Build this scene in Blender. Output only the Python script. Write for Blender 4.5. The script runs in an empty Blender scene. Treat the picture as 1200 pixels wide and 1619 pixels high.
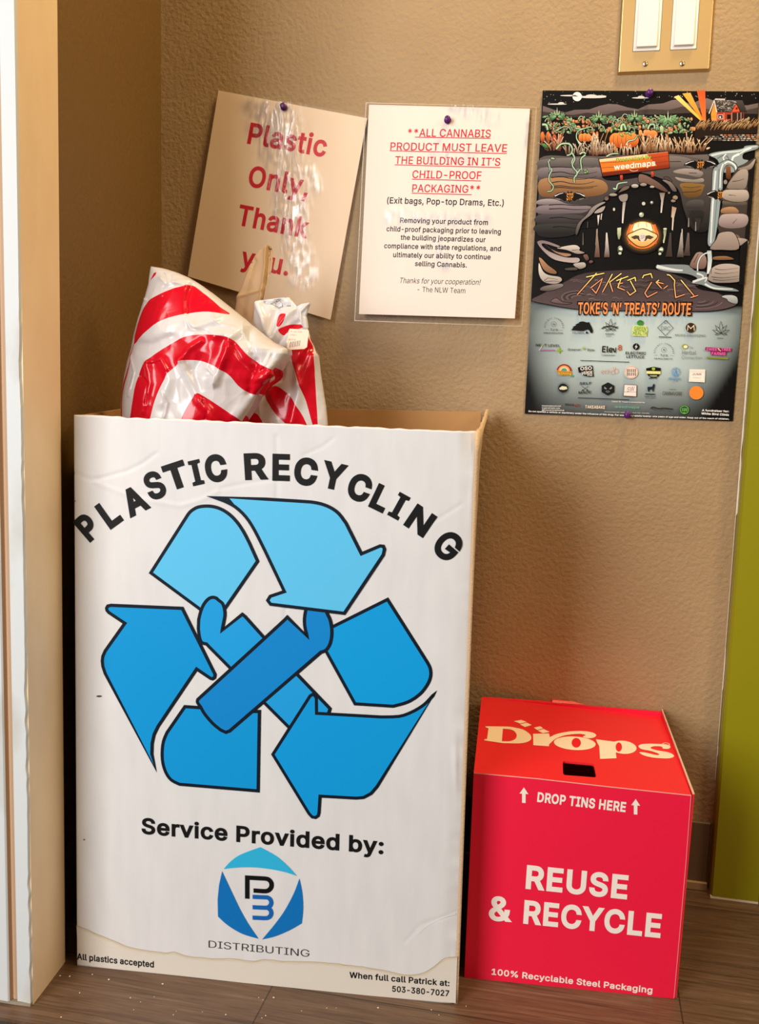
import bpy, bmesh, math, random
import numpy as np
from mathutils import Vector, Matrix, noise
from mathutils.geometry import tessellate_polygon, delaunay_2d_cdt

random.seed(7)
SC = bpy.context.scene
COL = SC.collection
# ------------------------------------------------------------------ camera
FPX, YAW, PITCH, ROLL = 1511.4, -0.2053, 0.1345, -0.0275
CAM = Vector((0.2177, -1.3386, 0.6937))
fw = Vector((math.sin(YAW)*math.cos(PITCH), math.cos(YAW)*math.cos(PITCH), -math.sin(PITCH)))
rt0 = Vector((math.cos(YAW), -math.sin(YAW), 0)); dn0 = fw.cross(rt0)
RT = math.cos(ROLL)*rt0 + math.sin(ROLL)*dn0
DN = -math.sin(ROLL)*rt0 + math.cos(ROLL)*dn0
cd = bpy.data.cameras.new('camera'); cam = bpy.data.objects.new('camera', cd); COL.objects.link(cam)
cd.sensor_fit = 'HORIZONTAL'; cd.sensor_width = 36; cd.lens = FPX/1200*36
cd.clip_start = .02; cd.clip_end = 50
M = Matrix((RT, -DN, -fw)).transposed().to_4x4(); M.translation = CAM
cam.matrix_world = M
SC.camera = cam
# ------------------------------------------------------------------ light
W = bpy.data.worlds.new('room_light'); SC.world = W; W.use_nodes = True
bg = W.node_tree.nodes['Background']; bg.inputs[0].default_value = (1.0, .72, .45, 1); bg.inputs[1].default_value = .10
def area(name, loc, target, sx, sy, power, col, spread=180):
    l = bpy.data.lights.new(name, 'AREA'); l.shape = 'RECTANGLE'; l.size = sx; l.size_y = sy
    l.energy = power; l.color = col; l.spread = math.radians(spread)
    o = bpy.data.objects.new(name, l); COL.objects.link(o); o.location = loc
    o.rotation_euler = (Vector(target)-Vector(loc)).to_track_quat('-Z', 'Y').to_euler()
    return o
area('window_daylight', (-1.0, -2.4, 1.28), (0, 0, .5), 1.0, 1.65, 66, (1.0, .965, .95))
area('ceiling_lamp', (.45, -.29, 2.0), (.05, -.12, .6), .2, .2, 14.5, (1.0, .71, .34))
area('front_fill', (.9, -2.6, 2.1), (.1, 0, .8), .8, .8, 4, (1.0, .80, .55))  # added warm fill, gives the brass plate something to reflect
area('right_fill', (1.35, -1.15, 1.5), (.2, -.2, .2), .4, .4, 9.5, (1.0, .72, .44))  # warm fill added at the right to brighten the floor there
SC.view_settings.view_transform = 'Standard'; SC.view_settings.look = 'None'
SC.view_settings.gamma = 1; SC.view_settings.use_curve_mapping = False
SC.view_settings.exposure = 0.0

# ------------------------------------------------------------------ helpers
def ray(x, y): return fw + RT*((x-600)/FPX) + DN*((y-809.5)/FPX)
def hit(x, y, ax, val):
    d = ray(x, y); return CAM + d*((val-CAM[ax])/d[ax])
def lin(h):
    if not isinstance(h, str): return tuple(h[:3])
    h = h.lstrip('#')
    if len(h) == 3: h = ''.join(c*2 for c in h)
    r = []
    for i in (0, 2, 4):
        c = int(h[i:i+2], 16)/255
        r.append(c/12.92 if c <= .04045 else ((c+.055)/1.055)**2.4)
    return tuple(r)

MATS = {}
def mat(name, col=(.8, .8, .8), rough=.6, **k):
    if name in MATS: return MATS[name]
    m = bpy.data.materials.new(name); m.use_nodes = True; MATS[name] = m
    b = m.node_tree.nodes['Principled BSDF']
    b.inputs['Base Color'].default_value = (*lin(col), 1); b.inputs['Roughness'].default_value = rough
    for kk, v in k.items(): b.inputs[kk.replace('_', ' ')].default_value = v
    return m
def nodes(m):
    t = m.node_tree; return t, t.nodes, t.links, t.nodes['Principled BSDF']
def add_bump(m, scale, strength, dist=.001, detail=3, stretch=(1, 1, 1), kind='noise'):
    t, N, L, b = nodes(m)
    tc = N.new('ShaderNodeTexCoord'); mp = N.new('ShaderNodeMapping'); mp.inputs['Scale'].default_value = stretch
    tx = N.new('ShaderNodeTexNoise'); tx.inputs['Scale'].default_value = scale; tx.inputs['Detail'].default_value = detail
    bp = N.new('ShaderNodeBump'); bp.inputs['Strength'].default_value = strength; bp.inputs['Distance'].default_value = dist
    L.new(tc.outputs['Object'], mp.inputs[0]); L.new(mp.outputs[0], tx.inputs['Vector'])
    L.new(tx.outputs[0], bp.inputs['Height']); L.new(bp.outputs[0], b.inputs['Normal'])
    return tx, mp
def mottle(m, c1, c2, scale, stretch=(1, 1, 1), detail=4, lo=.3, hi=.7):
    t, N, L, b = nodes(m)
    tc = N.new('ShaderNodeTexCoord'); mp = N.new('ShaderNodeMapping'); mp.inputs['Scale'].default_value = stretch
    tx = N.new('ShaderNodeTexNoise'); tx.inputs['Scale'].default_value = scale; tx.inputs['Detail'].default_value = detail
    rp = N.new('ShaderNodeValToRGB'); e = rp.color_ramp.elements
    e[0].position = lo; e[1].position = hi; e[0].color = (*lin(c1), 1); e[1].color = (*lin(c2), 1)
    L.new(tc.outputs['Object'], mp.inputs[0]); L.new(mp.outputs[0], tx.inputs['Vector'])
    L.new(tx.outputs[0], rp.inputs[0]); L.new(rp.outputs[0], b.inputs['Base Color'])
    return rp
def ink(name, rough=.5, spec=.5):
    """printed ink: colour of the print is stored with the printed shape"""
    m = mat(name, (.8, .8, .8), rough); t, N, L, b = nodes(m)
    a = N.new('ShaderNodeAttribute'); a.attribute_name = 'ink'; L.new(a.outputs['Color'], b.inputs['Base Color'])
    b.inputs['Specular IOR Level'].default_value = spec
    return m

def link(o, parent=None):
    COL.objects.link(o)
    if parent is not None: o.parent = parent
    return o
def mesh(name, vs, fs, m, parent=None, smooth=False, solid=0, bevel=0, off=-1):
    me = bpy.data.meshes.new(name); me.from_pydata([tuple(v) for v in vs], [], fs); me.update()
    bm = bmesh.new(); bm.from_mesh(me); bmesh.ops.recalc_face_normals(bm, faces=bm.faces); bm.to_mesh(me); bm.free()
    if isinstance(m, (list, tuple)):
        for q in m: me.materials.append(q)
    else: me.materials.append(m)
    if smooth:
        for p in me.polygons: p.use_smooth = True
    o = link(bpy.data.objects.new(name, me), parent)
    if solid:
        d = o.modifiers.new('s', 'SOLIDIFY'); d.thickness = solid; d.offset = off
    if bevel:
        d = o.modifiers.new('b', 'BEVEL'); d.width = bevel; d.segments = 3; d.limit_method = 'ANGLE'
    return o
def prism(name, bottom, top, m, parent=None, bevel=0, **k):
    n = len(bottom)
    fs = [list(range(n))[::-1], list(range(n, 2*n))] + [[i, (i+1) % n, n+(i+1) % n, n+i] for i in range(n)]
    return mesh(name, list(bottom)+list(top), fs, m, parent, bevel=bevel, **k)
def box(name, lo, hi, m, parent=None, bevel=0, **k):
    x0, y0, z0 = lo; x1, y1, z1 = hi
    b = [(x0, y0, z0), (x1, y0, z0), (x1, y1, z0), (x0, y1, z0)]
    return prism(name, b, [(p[0], p[1], z1) for p in b], m, parent, bevel, **k)
def thing(name, loc, label, cat, group=None):
    o = link(bpy.data.objects.new(name, None)); o.location = loc; o.empty_display_size = .05
    o['label'] = label; o['category'] = cat
    if group: o['group'] = group
    bpy.context.view_layer.update()
    return o
def keep(o, parent):   # parent an object whose vertices are in world space
    o.parent = parent; o.matrix_parent_inverse = Matrix.Translation(parent.location).inverted()
    return o
def struct(o, label=None):
    o['kind'] = 'structure'
    if label: o['label'] = label
    return o
def lathe(name, prof, m, seg=24, parent=None, smooth=True):
    vs, fs = [], []
    for r, z in prof:
        for k in range(seg):
            a = 2*math.pi*k/seg; vs.append((r*math.cos(a), r*math.sin(a), z))
    n = len(prof)
    for i in range(n-1):
        for k in range(seg):
            fs.append([i*seg+k, i*seg+(k+1) % seg, (i+1)*seg+(k+1) % seg, (i+1)*seg+k])
    fs.append(list(range(seg))[::-1]); fs.append([(n-1)*seg+k for k in range(seg)])
    return mesh(name, vs, fs, m, parent, smooth=smooth)

class Plane:
    def __init__(s, o, u, v):     # origin, point along u, point along v
        s.o = Vector(o); s.u = (Vector(u)-s.o).normalized(); vv = Vector(v)-s.o
        s.n = s.u.cross(vv).normalized(); s.v = s.n.cross(s.u)
        if s.n.dot(CAM-s.o) < 0: s.n = -s.n
    def px(s, x, y):
        d = ray(x, y); t = (s.o-CAM).dot(s.n)/d.dot(s.n); q = CAM+d*t-s.o
        return Vector((q.dot(s.u), q.dot(s.v)))
    def at(s, uv, h=0): return s.o+s.u*uv[0]+s.v*uv[1]+s.n*h

_AL = ''.join(chr(i) for i in range(35, 127) if i != 92)
FONT = {}
for _l in r"""!+h*A+C*=/4+'/4+#+C *a)U*O)X*@)c*6)r*2*'*6*8*@*G*O*Q*a*T*s*Q+%*G+/*8+2*'+/)r+%)c*s)X
$.Q+n(k+n0#,<0#,<(k ,()P+`)R+?)X+#)c*e)q*O*&*>*:*1*Q*(*l*$+,*g+,*m*m*z*V+1*E+I*9+f*2,(*/,>*0,S*4,g*:-$*H-6*Z-B*q-G+.-C+D-9+V-)+e,q+q,=,&+[,7+4,E*o,U*T,j*A-&*6-B*2-b*4-~*<.;*I.R*Z.g*p.w+-/)+H/3+g/9,+/;,K/9,j/3-)/)-A.w-U.g-g.S-t.=-|.%.#-h->-h-9.$--.7,w.G,a.S,F.Z,).^+f.Z+J.R+4.E+$.4*u-|*r-f*v-M+&-;+7-,+L,}+x,n,P,`-%,P-=,D-T,6-i,$-y+j.$+W.)+D.*+..(*o-}*U-p*>-`*)-J)s-0)e,o)Y,M)R
%1%+R,d+5,g*x,r*d-'*T-<*L-U*I-r*I..*L.J*U.c*d.y*x/.+5/8+R/<+r/8,./.,B.y,P.c,Y.J,]..,]-r,Y-U,P-<,B-',.,r+q,g +R-4+j-9+x-G,%-Z,'-r,'..,%.E+y.X+j.g+R.l+<.g+-.X+%.E*~..*~-r+%-Z+--G+<-9 /,)O.j)S.P)_.<)o..*).%*B-~*^-~*w.%+6..+O.=+f.Q+v.j,%/,,)/J,%/d+v/x+f0*+O02+605*w05*^02*B0)*)/w)o/c)_/J)S /,)}/B*%/Q*3/Y*G/]*^/]*w/Y+1/Q+E/C+S/,+W.r+S.c+E.Z+1.W*w.W*^.Y*G.c*3.r*% +')Y.u/4/S/4+c)Y
&.R+i)R+H)T++)Z*m)f*V)t*C*(*4*<*)*R)~*k)|+(*#+F*-+a*=+y*S,3+/,`+|-<,5-M,G-e,L-s,N.',J.=,=.O,*.[+m.`+[.^+K.W+>.N+4.A+..2+,-}+.-j+4-X+L-4+p,e.H)Y-Y)Y+N,/*x,n*k-#*_-4*U-E*L-`*I-|*K.6*P.J*Y.]*l.t+)/*+=/2+S/7+l/8,(/7,>/2,R/*,k.u,}.^--.C-1.&-/-l-(-W,z-C,l-2,H,n+=+}+*+n*x+`*m+Q*c+=*`+&*c*k*l*U*{*D+2*7+I*/+e*,,'*0,C*9,U*C,g*O,v*^-(*o-4+&-=+:-D+Q-I+j-J,(.*,(.(+f.%+J-{+3-o*r-a*Z-F*<-:*--()x,o)k,W)a,>)X,%)T
'+r*L-+*D/4++/4+#-+
(,Y*W+s*X,<*],d*d-1*l-Y*v.%+'.K+4.p+C/5+T/R,4/R,#/.+p.e+c.>+V-t+L-L+D-&+?,]+;,9+:+s+;+S+>+4+C*r+J*Q+T*0+`)j+n)F+~(|,4(T+T(T+9)++#)^*n*5*b*i*Z+?
),Y*#(T*6(}*F)G*T)l*`*2*i*S*p*s*u+6*x+T*y+s*x,9*t,]*o-&*g-L*]-t*P.>*C.e*4/.*#/R*`/R*p/5+#.p+1.K+=.%+G-Y+P-0+V,d+Z,<+[+s+Y+?+Q*g+D*3+3)]*z)**`(T
*.W+m,'+r-8*q,X*W-(+^-Z*W.1*q.^+r-~+m/4,B/4,>-~->.^-W.1,R-Z-W-(->,X,>-8,B,'
,+`*$(=*B*E+,*E*R(=
-.W->,<->+`*q+`*q,<
.+`*^)U*L)X*=)c*3)r*0*'*3*9*=*G*L*Q*^*U*p*Q+#*G+-*9+0*'+-)r+#)c*p)X
0.W,+)R+c)V+A)a+%)r*h*.*S*K*C*p*7+>*0+n*.,F*0,{*7-N*C-y*S.A*i.`+%.w+B/-+c/7,+/;,N/7,p/--0.w-I.`-^.A-n-y-z-N.%,{.',F.%+n-z+>-n*p-^*K-I*.-0)r,p)a,O)V ,+*0,B*2,W*:,k*H,{*Z--*s-7+3-?+S-C+y-E,F-C,p-?-9-7-Z---w,{.2,k.E,W.S,B.[,+._+o.[+Y.S+F.E+6.2+)-w*z-Z*r-9*n,p*l,F*n+y*r+S*z+3+)*s+6*Z+F*H+Y*:+o*2
1.W*J)Y*J*5-u*5-u)Y ,]/4,])Y+x)Y+x.R+u.R*T-S*T.=+j/4
2.W*>)Y*>*-,2,-,c,c,t,z-$-4-+-I---a-*-{,}.5,n.F,Y.S,B.[,(._+h.[+O.Q+<.C+../+%-t*~-W*@-W*B-u*I.4*T.L*e.c*x.u+2/'+K/2+h/8,)/;,F/8,b/2,{/(-5.u-G.d-V.O-b.9-i-|-k-b-h-F-a-+-X,t-L,a-=,K,S+W+<*:+<*7-s*7-s)Y
3.W+~)R+`)T+B)Z+()d*k)p*V*$*D*7*7*M*.*g**+'*l+'*r*j*}*U+3*E+H*9+c*2,#*0,@*3,[*;,r*H-(*[-2*s-6+4-3+O-)+h,t+},[,2,F,9,-,>+m,@+@,@+@,t,i.R,i.V*D.V*D/4-b/4-b.`+w,_+w,j,?,k,`,g,},]-:,N-O,<-a,&-m+j-u+P-w+4-t*s-m*X-`*@-O*+-:)u,~)f,b)[,C)T
4.W*&*h*&+A,?/4-$/4*l+I*l+F./+F./*h ,c)Y,c*x,c+5,c-+-D-+-D)Y
5.W,%)R+d)T+H)Z+/)e*u)s*b*'*Q*:*E*P*=*h*:+%*y+%*~*k+-*W+=*G+P*:+h*2,%*0,B*3,]*>,s*P-'*g-1+&-5+E-3+Z-.+o-',%,r,<,[,N,@,Y+~,^+d,[+J,T+4,J+#,>*A,E*_/4-[/4-[.V+:.V+),v++,v+>-(+U-2+o-8,--;,D-9,Z-5,o-.-&-$-7,t-F,f-S,U-`,C-i,/-p+v-t+_-u+F-r+'-k*e-_*J-M*2-9)z,~)i,c)],E)U
7.W*`)Y-0.R-0.V*<.V*</4-u/4-u.S+H)Y
8.W,*)R+e)T+F)Z++)e*n)s*Y*(*H*<*<*R*4*l*2+**3+?*8+S*?+g*O,$*d,9*|,H+<,Q+<,S+$,]*l,j*[,}*N-7*G-O*D-j*G.'*M.?*X.T*i.h*{.x+5/)+M/3+i/9,*/;,G/9,c/3,{/)-5.x-G.h-V.T-c.?-i.'-l-j-i-O-b-7-T,}-D,j-0,],u,S,u,Q-4,H-L,9-b,$-q+g-y+S-}+?.#+*-|*l-u*R-h*<-W*(-B)s-*)e,j)Z,K)T ,**/,J*2,f*:,|*H-0*Y-:*p->+.-:+H-/+a,z+t,d,',H,0,*,3+h,0+L,'+6+t+%+a*v+H*r+.*v*p+$*Y+4*H+J*:+]*4+q*0 ,*,k,D,m,Z,u,n-&,|-7-)-L-,-f-)-},}.6,o.G,[.S,D.[,*._+l.[+T.S+B.G+4.6++-}+(-f++-L+4-7+B-&+U,u+m,m
:+`*^)U*L)X*=)c*3)r*0*'*3*9*=*G*L*Q*^*U*p*Q+#*G+-*9+0*'+-)r+#)c*p)X *^,W*L,Z*=,e*3,t*0-)*3-;*=-J*L-T*^-W*p-T+#-J+--;+0-)+-,t+#,e*p,Z
@1%-P(-,|(/,N(6,%(B+[(R+:(h*y)$*a)A*K)c*;*,*0*U*)+&*&+V*),**0,U*;,~*L-G*a-i*z.*+:.C+[.X,$.i,L.u,x.|-J/#-x.|.E.u.k.h/1.V/O.B/j.)0$-j07-L0E-,0O,f0U,C0W+{0S+10O*u0J*_0C*J03*//{)v/i)l/T)g/<)e.o)k.[)r.K)~.?*0.9*B.6*B.**.-r)x-a)n-L)i-3)g,s)i,Y)q,C)},0*2+|*G+p*_+g*z+b+;+`+Y+b+x+i,7+s,Q,$,h,5,{,I-/,`-;,y-B-7-D-U-A-o-8.&-,.2,{.5,{.5-<.m-<.m*m.o*Y.x*H/**=/=*9/S*=/e*J/p*`/x*~/{+;/|+Y/}+{/{,=/w,Y/o,v/c-4/T-L/B-c/--w.p.,.T.:.5.D-o.J-H.L,~.J,Z.D,:.:+y.,+_-w+G-b+3-H+#--*r,j*h,G*c+~*a+U*c+-*h*c*r*@+#)}+3)b+H)H+`)4+{)#,>(q,a(g-*(b-R(`..(e.](p.|(z//(I.c(<.-(1 -6*?-T*B-l*L-~*^..*u.3+-.7+C.8+].7+v.3,/.-,A-},U-k,c-S,j-8,m,z,i,d,^,Q,L,D,7,<+y,:+],<+=,C*|,N*d,`*O,v*C
A.s)j)Y+m/4,]/4.b)Y-y)Y,h,w,P-b,0.q,=.q+y-a+c,w*S)Y *m+1*m+k-`+k-`+1
B.Z*:)Y*:/4,9/4,Z/2,y/,-6.~-K.p-].`-k.L-t.7-z-|-|-d-y-E-q---c,v-Q,g-=,[-(,S-(,N-@,I-X,=-o,+.$+o.-+[.2+D.4++.2*n.,*V-~*A-p*.-^)y-E)l-*)b,e)[,?)Y *|*7,=*7,b*:,~*A-7*N-E*_-N*r-P+,-M+D-C+[-4+o,{+~,`,,,@,/*|,/ *|,f,6,f,Q,i,i,q,},~-0-3-:-I-=-b-:-w-3..-&.?,o.L,V.S,8.V*|.V
C/5,S)R,))V+^)a+9)s*v*/*Z*M*D*r*3+@**+o*&,F**,z*3-M*D-w*Z.?*v.^+9.w+^/,,)/7,S/;,n/9-*/6-A//-W/'-m.x.$.j.5.Z.E.H.R.4.^-{.f-c.l-I.*-I.#-c-s-y-e./-R.>->.J-(.S,m.X,S.Z,5.W+u.O+[.B+D.0+0-u*|-Y*p-9*i,p*f,F*i+y*p+T*|+4+0*t+D*]+[*J+v*=,5*6,S*3,m*5-(*:->*C-R*O-e*_-s*q.#++.*+C.l+C.f+*.^*o.R*Y.E*E.6*3.$*$-m)r-X)g-B)_-*)W,n)S
D/-,#)Y*_)Y*_*7+{*7,F*:,i*B-+*O-D*b-X*y-i+8-t+X-{+|-},G-{,o-t-6-i-V-Y-r-E.,--.>,l.K,J.S,%.V*[.V*[/4,)/4,Y/0-(/&-N.q-o.Y...<.C-u.S-L.],{.a,G.]+q.S+B.C*v.-*Q-n*4-L)y-%)h,T)] *|/4*|)Y*:)Y*:/4
E.5*:)Y*:/4-b/4-b.V*|.V*|,g-P,g-P,-*|,-*|*7-e*7-e)Y
F.,*:)Y*:/4-_/4-_.V*|.V*|,_-G,_-G,%*|,%*|)Y
G/?,U)R,))V+])a+8)s*u*/*Y*M*C*s*3+@*)+o*&,F*),z*3-M*C-w*Y.?*t.^+8.w+[/,,'/7,Q/;,l/9-)/5-A//-X/%-n.v.%.h.7.W.F.F.S.2._-y.g-c.m-J.*-J-}-b-q-w-c.--Q.=->.I-(.R,l.X,Q.Z,4.W+u.O+Z.B+C.0+0-v*|-Y*p-9*i,p*f,F*i+y*p+T*|+4+0*t+D*^+[*J+v*=,6*6,U*3,q*5-/*;-F*E-Z*S-l*e-z*z.)+6./+P.1+n.D+k,d+k,d,H.q,H.q+l.n+C.e*{.U*Y.A*<.(*$-g)m-E)_,})U
H/<*:)Y*:/4*|/4*|,j-v,j-v/4.[/4.[)Y-v)Y-v,0*|,0*|)Y
I,u)y)Y)y*7*u*7*u.V)y.V)y/4,U/4,U.V+Z.V+Z*7,U*7,U)Y
J-z+])R+2)W*i)e*I){*2*=*$*c){+4){+P*a+P*a+4*c*t*k*[*y*H+.*;+C*3+]*0+u*3,.*;,@*H,M*[,U*t,X+4,X/4-=/4-=+4-9*c-+*=,o){,O)e,+)W
K.f*g+4*g+|+.,M+Q,x+x-E-Y/4.R/4,/,],,,] *:)Y*:/4*|/4*|-;*{,)*|+e*|)Y -b)Y+`,K,,,~.S)Y
L-w*:)Y*:/4*|/4*|*7-V*7-V)Y
M0P*:)Y*:/4+;/4,^+_,h+B,t*z-$*R-/*/,|*/-+*Q-7*x-C+A-M+_.o/4/p/4/p)Y//)Y//,l//-4/0-_/1.//2.[/8.[/).+.u-X.f-/.Z,l-C)Y,g)Y+M,l+B-.+4-V+$.**o.[*v.[*w.2*x-b*y-5*y,l*y)Y
N/B*:)Y*:/4++/4-D+Z-X+:-r*j.0*5.'*4.#*k-}+@-}+g-}/4.b/4.b)Y-q)Y+n,k+T-8+7-k*k.V*v.X*y-n*{-5*|,l*|)Y
O/L,S)R,))V+^)a+9)s*v*/*Z*M*D*r*3+@**+o*&,F**,z*3-M*D-w*Z.?*v.^+9.w+^/,,)/7,S/;,~/7-I/,-n.w.1.^.L.?.c-w.s-M.},z/$,F.}+o.s+@.c*r.L*M.1*/-n)s-I)a,~)V ,S*3,q*5-1*=-J*J-b*]-v*s.*+3.6+S.>+y.@,F.>,p.6-9.*-Z-v-v-b.1-J.C-1.P,q.W,S.Z,5.W+v.O+[.C+D.1+1-v*|-Y*p-9*i,p*f,F*i+y*p+S*|+3+1*t+D*]+[*J+v*=,5*5
P.O*:)Y*:/4,3/4,X/1,z/*-9.z-Q.j-e.V-t.@-~.&.)-g.+-I.)-+-~,l-t,Q-e,;-Q,'-9+s,z+g,X+`,3+^*l+^*l,:,1,:,I,<,`,@,r,H-+,X-:,o-C-,-E-I-C-f-:.$-+.9,r.I,`.P,I.U,0.V*|.V*|)Y
Q/L,=+B-&+B-_*S-n*?.g)).#))-G)u-8*, ,S)R,))V+^)a+9)s*v*/*Z*M*D*r*3+@**+o*&,F**,z*3-M*D-w*Z.?*v.^+9.w+^/,,)/7,S/;,~/7-I/,-n.w.1.^.L.?.c-w.s-M.},z/$,F.}+o.s+@.c*r.L*M.1*/-n)s-I)a,~)V ,S*3,q*5-1*=-J*J-b*]-v*s.*+3.6+S.>+y.@,F.>,p.6-9.*-Z-v-v-b.1-J.C-1.P,q.W,S.Z,5.W+v.O+[.C+D.1+1-v*|-Y*p-9*i,p*f,F*i+y*p+S*|+3+1*t+D*]+[*J+v*=,5*5
R.S*:)Y*:/4,4/4,Y/1,z/+-:.|-Q.l-f.Y-t.C.#.*.)-k.+-M.)-0.#,q-t,W-f,B-Q,0-:+},z+r,Y+l,4+j*_+j*_,G,2,G,J,H,a,L,s,S-,,b-;,u-C-1-F-M-C-j-;.'-,.;,s.J,`.P,J.U,1.V*|.V*|)Y -N)Y,.,-,x,-.>)Y
S.Q,()P+`)R+?)X+#)c*e)q*O*&*>*:*1*Q*(*l*$+,*g+,*m*m*z*V+1*E+I*9+f*2,(*/,>*0,S*4,g*:-$*H-6*Z-B*q-G+.-C+D-9+V-)+e,q+q,=,&+[,7+4,E*o,U*T,j*A-&*6-B*2-b*4-~*<.;*I.R*Z.g*p.w+-/)+H/3+g/9,+/;,K/9,j/3-)/)-A.w-U.g-g.S-t.=-|.%.#-h->-h-9.$--.7,w.G,a.S,F.Z,).^+f.Z+J.R+4.E+$.4*u-|*r-f*v-M+&-;+7-,+L,}+x,n,P,`-%,P-=,D-T,6-i,$-y+j.$+W.)+D.*+..(*o-}*U-p*>-`*)-J)s-0)e,o)Y,M)R
T.S)z.V)z/4.3/4.3.V,I.V,I)Y+e)Y+e.V
U/<,K)Q,$)S+^)[+=)i*}){*f*5*S*N*E*k*=+/*:+P*:/4*{/4*{+U*}+>+'+(+0*p+<*^+L*N+_*B+t*9,0*3,K*2,f*3,~*9-8*B-J*N-Y*^-g*p-o+(-u+>-w+U-w/4.[/4.[+P.X+/.P*k.C*N.0*5-u){-X)i-9)[,r)S
V.s+p)Y)j/4*R/4+d+r+{+,,@)y,3)y,S+-,k+r-y/4.b/4,_)Y
W1/+>)Y)j/4*P/4+F+h+R+4+_*]+i*&+a*&+l*]+w+4,(+h,{/4-j/4.a+h.m+4.y*]/(*&.{*&/**]/5+4/B+h07/40{/4/I)Y.Y)Y-^-0-L-u-=.n-K.n-<-y-+-0,.)Y
X.m)l)Y+},e+},4)w/4*g/4+U-~+p-V,'-6,;,m,0,m,D-6,X-V,s-~-d/4.P/4,K,7,K,h.Z)Y-l)Y,m+$,T+H,B+g,.,/,<,/,)+h+r+I+Y+$*Y)Y
Y.k+o)Y+o+t)j/4*Y/4+d-E,&,m,B,.,(,.,C,n,a-E-k/4.Y/4,T+t,T)Y
Z.H*()Y*(*,,Y-o,{.A-B.o-I.X,f.V,'.V*&.V*&/4-{/4-{.a+L+$+)*O*`){*X*4+;*7+z*7-}*7-})Y
a-s+C)P+,)R*r)V*])_*J)i*:)w*.*+*$*=)z*R)x*k)|+-*)+D*8+V*L+e*c+o*|+w+U,$,2,+,D,.,Q,3,Y,;,],G,],I,Y,`,S,r,H-$,8-/,$-6+h-8+N-6+8-/+'-&*u,v*j,i*c,Z*',l*1-&*>-8*M-G*^-S*q-^+(-e+<-j+P-m+f-n,7-i,O-b,g-U,{-D-/---7,v-<,_->,C->)Y,^)Y,^*2,X*2,D)s,4)f+{)Z+b)S +M*++n*/,,*9,@*H,O*[,X*r,]+-,]+b,K+Y,/+S+l+N+R+K+)+B*t+9*f+.*^*{*Z*h*]*U*e*F*q*;+%*2+8*-
b.:,-)Q+j)T+O)^+<)k+-)y*u*9*o*9*o)Y*3)Y*3/4*q/4*q-,*u-,+,-G+;-U+N-c+i-k,--n,K-l,h-d-&-V-<-C-O---`,n-k,M-r,+-t+a-r+:-k*s-`*R-P*7-=)|-&)j,i)],L)S ,$*-,:*/,N*5,`*@,o*N,{*`-)*t-0+.-4+F-5+a-4+{-0,7-),M,|,b,p,s,a-$,N-/,;-5,$-7+j-5+U-/+D-%+6,t+),c*|,O*u,9*q+|*p+a*q+E*u+-*|*r+**^+6*L+E*?+V*5+j*/
c-z+s)Q+Q)T+3)]*t)j*[)}*F*8*6*S***s*#+9)|+_*#,)**,L*6,l*F-+*[-B*t-U+3-d+Q-l+s-n,2-m,L-g,e-^,z-Q-1-B-A-/-N,v-W,^,x,N,k,j,V-$,:-2+s-7+[-5+F-.+4-#+%,q*u,_*k,J*e,4*a+x*_+_*a+F*e+.*k*t*u*`+%*N+4*@+F*5+[*/+s*,,;*2,W*@,m*W,y*t-X*e-O*L-B*6-2*#,{)o,f)c,M)X,3)S
d.:+g)Q+H)S+,)]*n)j*W)|*D*7*5*R*)*s)~+:)|+a)~,+*),M*5,n*D--*W-C*o-V+,-d+H-l+h-n,,-k,E-c,X-U,h-G,{-,-$-,-$/4-b/4-b)Y-&)Y-&*9,|*9,h)y,X)k,D)^,+)T +q*-,**/,>*5,O*?,_*L,k*^,t*r,{+--#+E-%+a-#+|,{,9,u,O,k,c,_,t,O-%,>-/,+-5+q-7+Y-5+E-/+4-$+%,s*u,b*k,M*e,7*a+{*_+a*a+F*e+.*l*t*u*`+%*N+4*@+E*5+Y*/
e.&+x)Q+T)T+4)]*t)j*Z)}*F*8*6*S***s*#+9)|+_)~,(**,J*5,k*E-**Y-A*r-T+1-c+O-l+q-n,*-m,>-j,R-d,f-[,x-P-,-B-;-1-H,z-R,c-Z,H-`,+-a+f-a+L*I+L*I,%-?,%-#+n,},*,y,@,s,U,d,o,O-',5-3+q-7+Z-5+G-0+5-&*|,o*l,V*b,9*_+w*_+U*a+:*e*~*m*i*x*V+**G+:*;+L*3+b*.+x*,,2*.,F*3,W*;,f*G,r*V,{*h-Z*Y-N*=-<*%--)t,w)h,d)^,M)V,5)R
f,F,,-i,,-4)`-4)`-i *O)Y*O.B*R.`*_.y*p/0+*/>+D/F+_/I,&/F,;/@,+.g+{.k+g.m+N.i+=._+4.M+1.5+1)Y
g.;+s'y+W'{+?'~+)((*h(5*P(F*>(Y*1(p*d)0*y(s++(g+=(]+U(U+s(S,4(U,M(^,c(j,s({,})7-$)S-$*B,{*B,h*',X)v,D)j,+)b+g)_+H)a+-)h*p)u*X*)*E*?*5*X*)*w)~+=)|+c)~,-*),O*5,n*E--*X-C*o-V+--d+I-l+h-n,,-l,E-c,Y-U,i-G,}-,-&-,-&-i-b-i-b)P-`)1-X(r-K(Z-;(G-'(8,l(,,Q($,5'{ +q*9,+*;,>*@,P*I,f*^,u*x,|+1-$+I-%+e-$,#,|,:,u,P,l,d,`,t,P-%,?-/,+-5+q-7+Y-5+F-/+4-%+%,s*u,c*l,N*e,9*a+~*_+e*a+J*e+3*l*z*{*_+4*J+F*@+Z*;
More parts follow.
